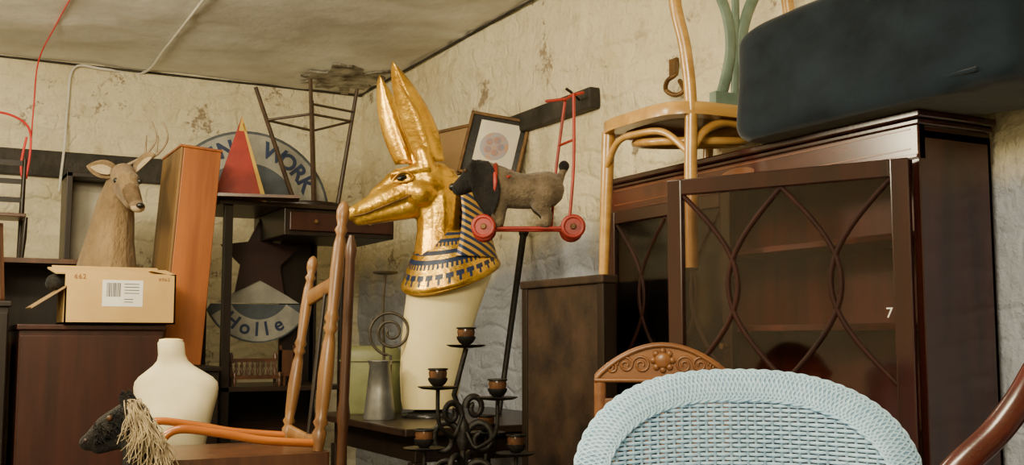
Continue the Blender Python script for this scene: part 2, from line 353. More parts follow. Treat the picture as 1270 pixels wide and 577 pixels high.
def glazed(parent,mat,w,fs,tag=False):
    h0,h1=.815,DT; fw=.040
    d=bpy.data.objects.new('door',None); d.empty_display_size=.05; bpy.context.scene.collection.objects.link(d); d.parent=parent; d.matrix_local=mat
    g=G(); g.box(0,fw,0,.022,h0,h1).box(w-fw,w,0,.022,h0,h1).box(fw,w-fw,0,.022,h0,h0+.05).box(fw,w-fw,0,.022,h1-fw,h1)
    g.obj('door_frame','mah',d,bev=.003)
    G().box(fw-.005,w-fw+.005,.0095,.0125,h0+.045,h1-fw+.005).obj('glass_pane','glass',d)
    g=G(); cx=w/2; top=h1-fw; bot=1.10; hw=(w-2*fw)*.27; n=26; r=.0068
    for sgn in (1,-1):
        g.tube([(cx+sgn*hw*math.sin(math.pi*i/n),.011,top-(top-bot)*i/n) for i in range(n+1)],r,6)
        sd=(w-2*fw)/2-hw+.025
        g.tube([(cx+sgn*((w-2*fw)/2-sd*math.sin(math.pi*i/n)),.011,top-(top-bot)*i/n) for i in range(n+1)],r,6)
        g.tube([(cx+sgn*(w/2-fw)*(i/n),.011,bot-.22*math.sin(math.pi*.5*i/n)) for i in range(n+1)],r,6)
    g.tube([(cx,.011,bot),(cx,.011,h0+.05)],r,6)
    g.obj('glazing_bar','bar',d)
    y0=.022 if fs>0 else 0
    g=G(); g.lathe((w-.02,y0,1.18),(w-.02,y0+.02*fs,1.18),[(0,.006),(.5,.004),(1,.009)],10); g.obj('door_knob','tarn',d)
    if tag: textobj('7',.032,[frame((.053,.0135,1.255),(-1,0,0),(0,0,1),(0,1,0))],'paper',d,name='number_mark',ext=.0005)
an=math.radians(25); w=.595
d1=V((-math.sin(an),math.cos(an),0)); o=V((X0-.014,Y0+.012,0))-V(bc.location)
d2=V((0,-1,0))
yv=V((0,0,1)).cross(d1); glazed(bc,frame(o,d1,yv,(0,0,1)),w,1,True)
yv=V((0,0,1)).cross(d2); glazed(bc,frame(V((X0-.024,Y1-.004,0))-V(bc.location),d2,yv,(0,0,1)),w,-1)
g=G()
for i in range(7): g.tube([(1.975,2.63+i*.034,1.237),(2.03,2.60+i*.034,1.418)],.006,6)
g.tube([(1.975,2.61,1.243),(1.975,2.85,1.243)],.007,6).tube([(2.03,2.585,1.412),(2.03,2.82,1.412)],.007,6)
g.obj('spindle_rack','bent',None,'pale wooden spindle rack inside glazed bookcase','rack')

# ------------------------------------------------ OTTOMAN
def rbox(cx,cy,cz,hx,hy,hz,e=5,n=64,m=36,fn=None):
    g=G(); v=[];f=[]
    for i in range(m+1):
        ph=-math.pi/2+math.pi*i/m
        for j in range(n):
            th=2*math.pi*j/n
            sp=lambda c,k: math.copysign(abs(c)**(2/k),c)
            x=sp(math.cos(ph),e)*sp(math.cos(th),e); y=sp(math.cos(ph),e)*sp(math.sin(th),e); z=sp(math.sin(ph),e)
            p=V((cx+hx*x,cy+hy*y,cz+hz*z))
            if fn: p=fn(p)
            v.append(p)
    for i in range(m):
        for j in range(n): f.append((i*n+j,i*n+(j+1)%n,(i+1)*n+(j+1)%n,(i+1)*n+j))
    return g.add(v,f,True)
def puff(p):
    k=.018*noise.noise(p*4)+.010*noise.noise(V((p.x*6,p.y*8,p.z*10))); q=p.copy(); q.z+= k*.8; q.x+=k*.8
    q.z+=.012*math.cos((p.y-1.8)/.42*1.5)*(1 if p.z>1.85 else 0)
    if q.z<1.703: q.z=1.703
    return q
ot=thing('velvet_ottoman','dark navy velvet box pouffe resting on the bookcase','ottoman',(1.99,1.80,1.703)); L=LT(ot)
g=rbox(1.985,1.795,1.85,.158,.425,.148,8,n=96,m=48,fn=puff); g.v=[tuple(L(p)) for p in g.v]; g.obj('cushion_body','velvet',ot)
g=G(); g.tube([L((1.829+.008*noise.noise(V((y*4,1,1))),y,1.735+.004*noise.noise(V((y*9,1,1))))) for y in [1.45+i*.035 for i in range(20)]],.005,6); g.obj('piping','velvet',ot)

# ------------------------------------------------ BENTWOOD CHAIR
A=V((1.752,2.70,0)); Bp=V((1.795,2.335,0)); C2=V((2.115,2.335,0)); D2=V((2.115,2.69,0)); SZ=1.835
ch=thing('bentwood_chair','honey bentwood chair with sage green splat, perched on bookcase','chair',(1.93,2.5,1.387)); L=LT(ch)
def srect(hx,hy,e,n=40,cx=1.935,cy=2.515):
    o=[]
    for i in range(n):
        t=2*math.pi*i/n; c,s=math.cos(t),math.sin(t)
        o.append((cx+hx*math.copysign(abs(c)**(2/e),c),cy+hy*math.copysign(abs(s)**(2/e),s)))
    return o
g=G(); ou=srect(.213,.213,4); inn=srect(.165,.165,3.5)
r1=[L((x,y,SZ-.036)) for x,y in ou]; r2=[L((x,y,SZ-.004)) for x,y in ou]; r3=[L((x,y,SZ)) for x,y in srect(.207,.207,4)]; r4=[L((x,y,SZ)) for x,y in inn]; r5=[L((x,y,SZ-.036)) for x,y in inn]
g.loft([r1,r2,r3,r4,r5,r1],cap=False); g.obj('seat_frame','bent',ch)
g=G(); g.loft([[L((x,y,SZ-.008)) for x,y in srect(.168,.168,3.5)],[L((x,y,SZ-.002)) for x,y in srect(.168,.168,3.5)]]); g.obj('seat_panel','honey',ch)
g=G(); g.tube([L((A.x,A.y,1.387)),L((A.x+.004,A.y-.01,1.6)),L((A.x+.01,A.y-.02,SZ-.03))],[.014,.0175,.021],10); g.obj('leg','bent',ch)
g=G(); g.tube([L((D2.x,D2.y-.02,HZ+.001)),L((D2.x,D2.y-.03,SZ-.03))],.016,10); g.obj('leg','bent',ch)
g=G()
hoop=[(Bp.x,Bp.y,1.387),(Bp.x,Bp.y,1.65),(Bp.x+.0,Bp.y-.005,SZ),(Bp.x-.012,Bp.y-.0,1.98),(Bp.x-.03,Bp.y+.02,2.14),(Bp.x+.02,Bp.y+.02,2.29),(1.955,Bp.y-.0,2.345),(C2.x-.03,C2.y-.02,2.29),(C2.x+.01,C2.y-.03,2.14),(C2.x+.01,C2.y-.03,1.98),(C2.x,C2.y-.005,SZ),(C2.x,C2.y,HZ+.001)]
g.tube([L(p) for p in cat(hoop,7)],.0175,10); g.obj('back_hoop','bent',ch)
g=G()
def strip(pts,wd): g.tube([L(p) for p in cat(pts,7)],wd,8,flat=.45,up=(1,0,0))
cx=1.945
for sg in (-1,1):
    strip([(cx+sg*.055,Bp.y-.004,SZ),(cx+sg*.030,Bp.y-.01,1.92),(cx+sg*.018,Bp.y-.015,2.0),(cx+sg*.035,Bp.y-.02,2.09),(cx+sg*.085,Bp.y-.02,2.20),(cx+sg*.10,Bp.y-.02,2.31)],.019)
strip([(cx,Bp.y-.004,SZ),(cx,Bp.y-.015,2.02),(cx,Bp.y-.02,2.33)],.014)
g.box(-.075,.075,-.014,.014,0,.035,Matrix.Translation(L((cx,Bp.y-.004,SZ))))
g.obj('splat','green',ch,label='sage green lyre splat')
rg=srect(.16,.16,2.0,36)
g=G(); g.tube([L((x,y,1.762+.022*math.cos((i-6)*2*math.pi/36))) for i,(x,y) in enumerate(rg)],.012,8,closed=True); g.obj('leg_ring','bent',ch)
g=G(); g.tube([L(p) for p in cat([(A.x,A.y-.02,1.70),(A.x-.005,A.y-.09,1.765),(1.755,2.52,1.775),(Bp.x-.02,Bp.y+.09,1.765),(Bp.x,Bp.y+.01,1.70)],6)],.010,8); g.obj('brace','bent',ch)
g=G(); g.tube([L(p) for p in cat([(Bp.x,Bp.y+.005,1.69),(Bp.x+.05,Bp.y,1.76),(1.93,Bp.y,1.79),(2.06,Bp.y,1.76),(C2.x,C2.y+.005,1.715)],6)],.012,8); g.obj('brace','bent',ch)

# ------------------------------------------------ PANEL beneath chair leg
pn=thing('headboard_panel','worn dark oak headboard panel standing in front of wall','headboard',(1.75,2.9,0)); m=Matrix.Translation(-V(pn.location))
G().box(1.732,1.768,2.68,3.14,.0,1.36,m).obj('board','worn',pn,bev=.003)
G().box(1.722,1.778,2.66,3.16,1.36,1.385,m).obj('top_rail','worn',pn,bev=.005)
for y in (2.665,3.12): G().box(1.727,1.773,y,y+.035,0,1.36,m).obj('post','dark',pn,bev=.003)

# ------------------------------------------------ TABLE
tb=thing('side_table','dark stained wooden display table holding bust and metalware','table',(1.74,3.70,0)); Lm2=Matrix.Translation(-V(tb.location))
G().box(1.36,2.12,3.25,4.16,.889,.914,Lm2).obj('table_top','darkh',tb,bev=.004)
G().box(1.42,2.08,3.31,4.10,.80,.889,Lm2).obj('apron','dark',tb,bev=.003)
for x in (1.41,2.03):
    for y in (3.30,4.06): G().box(x,x+.05,y,y+.05,0,.80,Lm2).obj('leg','dark',tb,bev=.004)

# ------------------------------------------------ MANNEQUIN TORSO + JACKAL MASK
MX,MY=1.74,3.72
mt=thing('mannequin_torso','cream calico mannequin torso wearing a golden jackal mask','mannequin',(MX,MY,.915),math.radians(172))
g=G(); rings=[]
for z,cx,hx,hy in [(.03,.085,.098,.085),(.06,.085,.104,.09),(.16,.078,.116,.10),(.28,.062,.128,.108),(.38,.042,.138,.11),(.46,.022,.148,.112),(.52,.002,.154,.108),(.57,-.014,.145,.098),(.61,-.016,.11,.075),(.64,-.010,.05,.05)]:
    rings.append([V((cx+hx*math.cos(t*math.pi/16),hy*math.sin(t*math.pi/16),z)) for t in range(32)])
g.loft(rings); g.obj('torso','cream',mt)
G().lathe((.085,0,0),(.085,0,.03),[(0,.10),(.4,.10),(.6,.06),(1,.05)],24).obj('stand_base','black',mt)
mk=thing('jackal_mask','gilded long-eared jackal head mask with striped collar on mannequin','mask',(MX,MY,1.2),math.radians(172))
O=1.2
P=lambda x,y,z:(x,y,z-O)
g=G()
g.ball(P(.085,0,1.775),(.117,.088,.088)); g.ball(P(.16,0,1.77),(.086,.070,.066))
cap(g,P(.18,0,1.745),.062,P(.380,0,1.652),.028); cap(g,P(.16,0,1.69),.050,P(.355,0,1.630),.022)
cap(g,P(.21,0,1.80),.030,P(.30,0,1.732),.018)
for sg in (-1,1):
    cap(g,P(.15,sg*.052,1.822),.022,P(.24,sg*.038,1.80),.013); g.ball(P(.13,sg*.055,1.735),(.06,.036,.05)); g.ball(P(.378,sg*.013,1.664),.018)
    cap(g,P(.115,sg*.048,1.83),.038,P(.130,sg*.05,1.885),.034)
cap(g,P(.055,0,1.72),.088,P(.055,0,1.60),.082); cap(g,P(.055,0,1.60),.082,P(.05,0,1.50),.10); g.ball(P(.396,0,1.660),(.018,.018,.014))
blob('head','gold',g,mk,.006,4)
for sg,base,tip,bd,ww in ((-1,P(.160,-.045,1.855),P(.270,-.075,2.19),(.0,0,0),.056),(1,P(.098,.050,1.855),P(.256,.075,2.21),(-.012,.0,.0),.066)):
    sd=V((.96,-.1,-.05))
    G().leaf(base,tip,ww,sd,.40,.018,p0=.28,n=20,m=12,bend=bd,ex=.72).obj('ear','gold',mk)
    bs=V(base)+V((.012,.016,.05)); G().leaf(bs,V(tip)-V((.018,-.012,.07)),.012,sd,.3,.003,bend=(bd[0],.004,0)).obj('inner_ear','goldd',mk)
for sg in (-1,1):
    g=G(); g.ball(P(.212,sg*.0605,1.785),(.020,.009,.010),rot=Matrix.Rotation(.35,3,'Y')); g.obj('eye','black',mk)
    g=G(); g.tube(cat([P(.245,sg*.051,1.772),P(.22,sg*.062,1.802),P(.19,sg*.070,1.803),P(.172,sg*.074,1.786),P(.19,sg*.070,1.772),P(.22,sg*.063,1.768)],5,True),.0045,6); g.obj('eye_rim','goldd',mk)
    g=G(); g.tube(cat([P(.392,sg*.017,1.640),P(.34,sg*.034,1.652),P(.28,sg*.049,1.678),P(.21,sg*.062,1.708),P(.17,sg*.070,1.726)],5),.0035,6); g.obj('mouth','tarn',mk)
rings=[]
for z,r,xo,w in [(1.785,.070,-.02,.8),(1.74,.086,-.03,.9),(1.66,.098,-.035,1.0),(1.60,.115,-.03,1.0),(1.54,.142,-.02,.98),(1.50,.160,-.012,.9)]:
    ring=[]
    for i in range(25):
        a=math.radians(75+ (285-75)*i/24); ring.append(V(P(xo+r*math.cos(a),r*w*math.sin(a),z)))
    ring+= [p*1 - V((p.x-xo,p.y,0)).normalized()*.012 for p in reversed(ring)]
    rings.append(ring)
G().loft(rings).obj('headdress','stripe',mk)
g=G(); nb=14; na=110; dirn=V((.80,.60,0)).normalized(); vs=[]; fs=[]; ms=[]
for j in range(nb+1):
    t=j/nb
    for i in range(na):
        a=2*math.pi*i/na; u=V((math.cos(a),math.sin(a),0)); r=.090+.092*t; fall=.5+.5*u.dot(dirn)
        z=1.594-.095*t**1.8-.140*t*fall**1.2
        vs.append(V(P(.004+r*u.x*1.0,r*u.y*.86,z)))
pat=['g','b','g','b','s','g','b','g','b','s','g','t','t','g']
for j in range(nb):
    for i in range(na):
        fs.append((j*na+i,j*na+(i+1)%na,(j+1)*na+(i+1)%na,(j+1)*na+i))
        ms.append({'g':0,'b':1,'s':i%2,'t':0 if (i%4==0 or (j==12 and i%4 in (1,3))) else 1}[pat[j]])
g.add(vs,fs,True,ms); o=g.obj('collar',['gold','blue'],mk); so=o.modifiers.new('s','SOLIDIFY'); so.thickness=.008
g=G(); g.tube([V(vs[nb*na+i]) for i in range(na)],.0055,6,closed=True); g.obj('collar_rim','goldd',mk)

# ------------------------------------------------ TOY DOG
O3=W(650,298,3.75); dg_=thing('toy_dog','grey tan plush push-along dog on red wheeled frame, hung up','toy dog',tuple(O3),math.atan2(-Rv.y,-Rv.x))
g=G()
cap(g,(-.075,0,.175),.066,(.0,0,.168),.062); cap(g,(0,0,.168),.062,(.085,0,.180),.070)
cap(g,(.085,0,.20),.058,(.14,0,.225),.052); g.ball((.155,0,.225),(.060,.056,.056)); cap(g,(.175,0,.212),.042,(.224,0,.18),.028)
for sg in (-1,1):
    cap(g,(.085,sg*.035,.14),.032,(.09,sg*.037,.06),.022); g.ball((.098,sg*.037,.054),(.028,.019,.015))
    cap(g,(-.075,sg*.035,.16),.044,(-.055,sg*.037,.12),.032); cap(g,(-.055,sg*.037,.12),.028,(-.08,sg*.037,.08),.019); cap(g,(-.08,sg*.037,.08),.019,(-.075,sg*.037,.056),.019); g.ball((-.065,sg*.037,.054),(.026,.018,.014))
cap(g,(-.12,0,.20),.016,(-.135,0,.24),.013)
g.ball((-.138,0,.256),(.020,.018,.022))
def dm(c): return 1 if (c.x>.145 and c.z>.13) or c.z>.242 and c.x<-.1 else 0
blob('body','dogf',g,dg_,.006,3,mats=['blackf'],fn=dm)
for sg in (-1,1):
    g=G(); g.leaf((.150,sg*.048,.268),(.115,sg*.080,.075),.052,(1,0,.1),.3*sg,.014,p0=.15); g.obj('ear','blackf',dg_)
    G().ball((.200,sg*.038,.236),.006).obj('eye','amber',dg_)
G().ball((.246,0,.184),.014).obj('nose','black',dg_)
g=G(); g.tube([(.098,.070*math.cos(i*math.pi/8),.19+.072*math.sin(i*math.pi/8)) for i in range(16)],.008,6,closed=True); g.obj('collar','red',dg_)
g=G(); g.leaf((.055,.0,.246),(.055,.064,.21),.022,(1,0,0),-.2,.006); g.obj('bow','red',dg_)
g=G()
for sg in (-1,1): g.tube([(.14,sg*.035,.038),(-.165,sg*.035,.038)],.006,8)
g.tube([(.138,-.075,.04),(.138,.075,.04)],.005,8).tube([(-.165,-.075,.04),(-.165,.075,.04)],.005,8)
g.obj('chassis','red',dg_)
for x in (.138,-.165):
    for y in (-.07,.07):
        g=G(); g.tube([(x+.034*math.cos(i*math.pi/10),y,.04+.034*math.sin(i*math.pi/10)) for i in range(20)],.0085,8,closed=True,mi=0)
        g.lathe((x,y-.005,.04),(x,y+.005,.04),[(0,.028),(1,.028)],20,mi=0); g.lathe((x,y-.012,.04),(x,y+.012,.04),[(0,.008),(.5,.013),(1,.008)],12,mi=1)
        g.obj('wheel',['red','tarn'],dg_)
g=G()
for sg,xb in ((-1,-.095),(1,-.150)): g.tube(cat([(xb,sg*.07,.04),(xb-.018,sg*.065,.25),(-.158+(.012 if sg<0 else -.012),sg*.055,.50)],5),.0055,8)
g.tube([(-.08,-.10,.507),(-.150,-.03,.50),(-.166,.03,.50),(-.20,.09,.495)],.0055,8); g.tube([(-.125,-.062,.34),(-.172,.062,.34)],.005,8)
g.obj('push_handle','red',dg_)
ht=Matrix.LocRotScale(dg_.location,dg_.rotation_euler,None)@V((-.158,0,.512))
g=G(); g.tube(cat([(XR-.05,3.42,2.085),(2.02,3.32,2.085),(ht.x+.01,ht.y,ht.z+.004),(ht.x-.02,ht.y-.01,ht.z+.014)],5),.005,8)
g.obj('wall_hook','iron',None,'black iron hook projecting from dark wall timber','hook')

# ------------------------------------------------ PICTURES
G().box(1.93,XR,3.98,4.62,1.835,1.855).obj('wall_shelf','dark',None,'small dark wooden wall shelf behind toy dog','shelf',bev=.002)
def picture(px,py,d,w,h,yaw,roll,fk,lab,art):
    e=thing('picture_frame',lab,'picture',tuple(W(px,py,d)))
    e.rotation_euler=(math.radians(-8),math.radians(roll),math.radians(yaw))
    f=.014; g=G().box(-w/2,w/2,-.01,.01,-h/2,-h/2+f).box(-w/2,w/2,-.01,.01,h/2-f,h/2).box(-w/2,-w/2+f,-.01,.01,-h/2,h/2).box(w/2-f,w/2,-.01,.01,-h/2,h/2)
    g.obj('frame',fk,e,bev=.003)
    if art:
        G().box(-w/2+f,w/2-f,-.001,.006,-h/2+f,h/2-f).obj('picture_mount','black',e)
        G().box(-w/2+.05,w/2-.035,-.003,-.001,-h/2+.03,h/2-.03).obj('print_sheet','print',e)
        G().prism([(.060*math.cos(i*math.pi/12),.060*math.sin(i*math.pi/12)) for i in range(24)],.001,FR(-.0032)).obj('print_roundel','printb',e)
        g=G()
        for k in range(5): a=k*2*math.pi/5; g.prism([(.028*math.cos(a)+.015*math.cos(i*math.pi/5),.028*math.sin(a)+.015*math.sin(i*math.pi/5)) for i in range(10)],.0008,FR(-.0044))
        g.obj('print_flower','printo',e)
    else: G().box(-w/2+f,w/2-f,-.002,.006,-h/2+f,h/2-f).obj('picture_mount','cardd',e)
picture(613,182,4.45,.255,.27,-38,12,'tarn','gold-brown framed print with round flower design on shelf',True)
picture(563,188,4.75,.20,.22,-40,-10,'tarn','thin wooden picture frame leaning behind another picture',False)

# ------------------------------------------------ CANE
g=G(); b0=W(619,512,4.22); b0.z=.915; t0=onX(649,292,XR-.03)
g.tube([b0,b0.lerp(t0,.5),t0],[.010,.012,.014],10); g.lathe(t0,t0+(t0-b0).normalized()*.03,[(0,.018),(.5,.022),(1,.012)],12)
g.obj('walking_stick','iron',None,'black walking stick leaning against the wall','walking stick')

# ------------------------------------------------ TABLE ITEMS
e=thing('enamel_bread_bin','rounded olive green enamel bin on dark table','bin',(1.545,4.03,.915),math.radians(-22))
g=G(); rings=[]
se=lambda t,r: math.copysign(abs(t)**.5,t)*r
for z,s in [(0,.96),(.01,1),(.21,1),(.235,.96),(.25,.84),(.257,.6)]:
    rings.append([V((s*se(math.cos(t),.120),s*se(math.sin(t),.08),z)) for t in [k*math.pi/16 for k in range(32)]])
g.loft(rings).obj('body','olive',e)
G().tube([V((se(math.cos(t),.122),se(math.sin(t),.082),.20)) for t in [k*math.pi/16 for k in range(32)]],.004,6,closed=True).obj('lid_rim','olive',e)
e=thing('metal_canister','grey galvanised tapered metal canister on dark table','canister',(1.445,3.69,.915))
G().lathe((0,0,0),(0,0,.205),[(0,.056),(.04,.057),(.5,.046),(.93,.037),(.95,.041),(1,.041)],24).obj('body','galv',e)
G().tube([(.0415*math.cos(k*math.pi/10),.0415*math.sin(k*math.pi/10),.205) for k in range(20)],.003,6,closed=True).obj('rim','galv',e)
e=thing('spiral_candle_stand','grey wrought iron candle stand with spiral scroll','candle holder',(1.505,3.80,.915))
S0=W(485,412,4.0)-V(e.location); g=G(); pts=[]
for i in range(70):
    t=i/69; a=math.pi*1.5-t*math.pi*4.6; r=.085*(1-t*.85)
    pts.append(V((S0.x,S0.y,S0.z))+Rv*(r*math.cos(a))+V((0,0,r*math.sin(a))))
g.tube([V((0,0,.01)),V((pts[0].x*.8,pts[0].y*.8,.05))]+pts[::1],.0055,8); g.obj('scroll','irong',e)
topz=1.435-.915; g=G(); g.tube(cat([(0,0,.01),(.01,.03,.2),(.0,.02,.4),(0,0,topz)],5),.0055,8); g.obj('stem','irong',e)
G().lathe((0,0,topz),(0,0,topz+.012),[(0,.02),(.4,.045),(1,.047)],20).obj('drip_pan','irong',e)
G().lathe((0,0,0),(0,0,.012),[(0,.04),(.6,.04),(1,.03)],24).obj('base','irong',e)

# ------------------------------------------------ CANDELABRA
cb=W(574,577,3.2); e=thing('candelabra','tall black wrought iron floor candelabra with amber cups','candelabra',(cb.x,cb.y,0)); L=LT(e)
G().lathe((0,0,0),(0,0,.03),[(0,.13),(.3,.13),(.6,.07),(1,.02)],20).obj('base','iron',e)
tp=L(W(578,432,3.2)); g=G(); g.tube([(0,0,.02),(0,0,.9),V((0,0,.97)),L(W(563,490,3.2)),L(W(572,455,3.2)),tp],.008,8)
g.lathe((0,0,.88),(0,0,.97),[(0,.009),(.3,.02),(.5,.014),(.7,.022),(1,.009)],12); g.obj('stem','iron',e)
cups=[((578,432),3.2),((543,484),3.1),((617,497),3.12),((526,560),3.05),((603,540),3.35),((640,566),3.15)]
for (pp,d) in cups:
    c=L(W(pp[0],pp[1],d))
    G().lathe(c,c+V((0,0,.010)),[(0,.012),(.3,.045),(.8,.056),(1,.058)],20).obj('drip_pan','iron',e)
    G().lathe(c+V((0,0,.010)),c+V((0,0,.034)),[(0,.012),(.25,.020),(.7,.027),(1,.028)],16).obj('cup_holder','iron',e)
    G().lathe(c+V((0,0,.034)),c+V((0,0,.056)),[(0,.024),(.6,.026),(1,.024)],16).obj('candle_cup','amber',e)
    g=G(); g.tube([c+V((.026*math.cos(k*math.pi/8),.026*math.sin(k*math.pi/8),.058)) for k in range(16)],.003,6,closed=True)
    g.obj('cup_rim','iron',e)
for (pp,d) in cups[1:]:
    c=L(W(pp[0],pp[1],d)); z0=c.z-.13
    g=G(); mid=V((c.x*.55,c.y*.55,z0)); g.tube(cat([(0,0,z0+.06),V((c.x*.3,c.y*.3,z0)),mid,V((c.x*.95,c.y*.95,z0+.04)),c],6),.006,8); g.obj('arm','iron',e)
for k,(ax_,sz,zz) in enumerate([(0,.045,.91),(math.pi,.045,.91),(1.2,.045,.82),(4.3,.045,.82),(0,.045,.80),(math.pi,.045,.80),(.4,.03,1.0),(3.5,.028,.985)]):
    g=G(); pts=[]; dr=Rv*math.cos(ax_)+Fv*math.sin(ax_)
    for i in range(40):
        t=i/39; a=math.pi-t*math.pi*2.4; r=sz*(1-.7*t); pts.append(dr*(sz+.006+r*math.cos(a))+V((0,0,zz+r*math.sin(a)*1.25)))
    g.tube(pts,[.0085,.006],7,flat=1.3); g.obj('scroll','iron',e)

# ------------------------------------------------ SHELF UNIT
su=thing('shelf_unit','tall dark wooden open shelf unit with overhanging drawer top','shelf unit',(1.40,4.8,0)); m=Matrix.Translation(-V(su.location))
for x,y in ((1.09,4.56),(1.09,5.0),(1.60,4.56),(1.60,5.0)): G().box(x,x+.035,y,y+.035,0,1.755,m).obj('post','dark',su,bev=.002)
G().box(1.06,1.86,4.53,5.05,1.755,1.775,m).obj('top_board','darkh',su,bev=.003)
g=G().box(1.34,1.84,4.55,5.04,1.64,1.755,m); g.obj('drawer_case','dark',su,bev=.003)
for x in (1.36,1.605):
    d=G().box(x,x+.225,4.535,4.55,1.66,1.74,m).obj('drawer','redbr',su,bev=.003)
    G().lathe(V((x+.11,4.535,1.70))-V(su.location),V((x+.11,4.515,1.70))-V(su.location),[(0,.005),(1,.008)],10).obj('knob','tarn',d)
for z in (1.0,.55): G().box(1.09,1.635,4.56,5.035,z-.02,z,m).obj('shelf','darkh',su,bev=.002)
G().box(1.46,1.62,5.0,5.02,1.0,1.64,m).obj('back_panel','dark',su)
G().box(1.10,1.63,5.0,5.02,.05,.98,m).obj('back_panel','dark',su)
o=thing('loose_board','pale edged loose plank lying across shelf unit top','board',(1.17,4.47,1.777),math.radians(-14))
G().box(-.14,.20,-.05,.09,0,.012).obj('plank','brown',o)
st=thing('upturned_stool','dark rod-legged stool turned upside down on shelf unit','stool',(1.52,4.80,1.777)); L=LT(st)
G().lathe((0,0,0),(0,0,.03),[(0,.15),(.7,.155),(1,.15)],24).obj('seat','dark',st)
legs=[]
for (bx_,by_,tx,ty,d) in ((343,246,317,108,4.65),(402,244,385,97,4.62),(437,248,443,110,4.95),(395,244,387,125,5.15)):
    q0=L(W(bx_,by_,d)); q0.z=.02; r=V((q0.x,q0.y,0))
    if r.length>.14: q0=r.normalized()*.135+V((0,0,.02))
    q1=L(W(tx,ty,d)); legs.append((q0,q1)); G().tube([q0,q1],[.011,.009],8).obj('leg','rodw',st)
for a,b in ((0,1),(1,2),(2,3),(3,0)):
    for t in ((.72,) if a!=1 else (.72,.8)):
        g=G(); g.tube([legs[a][0].lerp(legs[a][1],t),legs[b][0].lerp(legs[b][1],t)],.006,8); g.obj('stretcher','rodw',st)
sg_=thing('arched_sign','weathered grey arched sign with blue painted lettering on shelf','sign',(1.305,5.03,1.777),math.radians(-4))
RR=.385
ring=[(RR*math.cos(i*math.pi/30),RR*math.sin(i*math.pi/30)) for i in range(31)]
G().prism(ring,.018,FR(.01),0).obj('board','signb',sg_)
ou=[(.372*math.cos(i*math.pi/30),.372*math.sin(i*math.pi/30)) for i in range(31)]; inn=[(.235*math.cos(i*math.pi/30),.235*math.sin(i*math.pi/30)) for i in range(31)]
g=G()
for i in range(30): g.prism([ou[i],ou[i+1],inn[i+1],inn[i]],.002,FR(-.0085))
g.obj('letter_band','signw',sg_)
ms=[];s='INWORK'
for ch_,an in zip(s,(121,110,68,54,41,29)):
    a=math.radians(an); c=V((.306*math.cos(a),-.0115,.306*math.sin(a))); t=V((math.sin(a),0,-math.cos(a))); r=V((math.cos(a),0,math.sin(a)))
    ms.append(frame(c,t,r,(0,-1,0)))
textobj(s,.102,ms,'letter',sg_,ext=.0012,off=.0035)
tr=thing('red_triangle_sign','red triangular wooden board with yellow edging on shelf','sign',(1.185,4.72,1.777),math.radians(-8),math.radians(-6))
G().prism([(-.115,0),(.125,0),(.01,.40)],.022,FR(.012)).obj('board','red',tr)
mt_=FR(-.0105); g=G(); g.prism([(-.0135+.01,.33),(.0325,.33),(.01,.398)],.002,mt_); g.prism([(.105,0),(.125,0),(.018,.37),(.012,.36)],.002,mt_); g.obj('edging','yellow',tr)
ls=thing('painted_sign','weathered curved sign with dark lettering and dark red star','sign',tuple(onY(320,398,4.94)),0)
pl=[(.255*math.cos(math.radians(205+130*i/20)),.155+.255*math.sin(math.radians(205+130*i/20))) for i in range(21)]
G().prism([(-.215,.075)]+[(x,y) for x,y in pl]+[(.215,.075)],.014,FR(.008)).obj('board','signb',ls)
ou=[(.248*math.cos(math.radians(212+116*i/20)),.155+.248*math.sin(math.radians(212+116*i/20))) for i in range(21)]; inn=[(.15*math.cos(math.radians(212+116*i/20)),.155+.15*math.sin(math.radians(212+116*i/20))) for i in range(21)]
g=G()
for i in range(20): g.prism([ou[i],ou[i+1],inn[i+1],inn[i]],.002,FR(-.006))
g.obj('letter_band','signw',ls)
G().prism([(-.19,.08),(.19,.08),(0,.19)],.014,FR(.008)).obj('pediment','signw',ls)
G().prism([((.19 if i%2==0 else .095)*math.sin(i*math.pi/5),.28+(.19 if i%2==0 else .095)*math.cos(i*math.pi/5)) for i in range(10)],.012,FR(-.0065)).obj('star_crest','redk',ls,label='very dark red star board')
ms=[]
for k,an in enumerate((232,252,268,281,298)):
    a=math.radians(an); c=V((.196*math.cos(a),-.0085,.155+.196*math.sin(a))); ms.append(frame(c,(-math.sin(a),0,math.cos(a)),(-math.cos(a),0,-math.sin(a)),(0,-1,0)))
textobj('Holle',.088,ms,'letter',ls,off=.002)
gr=thing('miniature_bench','miniature carved wooden bench with turned spindles','miniature bench',(1.24,4.62,1.0))
G().box(-.09,.11,-.03,.05,.03,.045).obj('seat','brown',gr); g=G(); g.box(-.09,.11,.035,.05,.10,.115)
for i in range(9): g.lathe((-.085+i*.023,.043,.045),(-.085+i*.023,.043,.10),[(0,.004),(.3,.007),(.5,.003),(.7,.007),(1,.004)],8)
g.obj('back_rail','brown',gr)
for x in (-.085,.105):
    for y in (-.025,.043): G().lathe((x,y,0),(x,y,.06 if y<0 else .14),[(0,.006),(.4,.010),(.6,.005),(.9,.010),(1,.004)],8).obj('leg','brown',gr)
gr=thing('miniature_throne','small turned wood doll chair on shelf','doll chair',(1.40,4.64,1.0))
G().box(-.035,.035,-.035,.035,.04,.055).obj('seat','brown',gr); G().box(-.035,.035,.025,.035,.055,.15).obj('backrest','brown',gr)
for x in (-.03,.03):
    for y in (-.03,.03): G().box(x-.005,x+.005,y-.005,y+.005,0,.04 if y<0 else .17).obj('leg','brown',gr)
gr=thing('dark_casket','dark wooden casket with curved lid under shelf','casket',(1.33,4.75,.55))
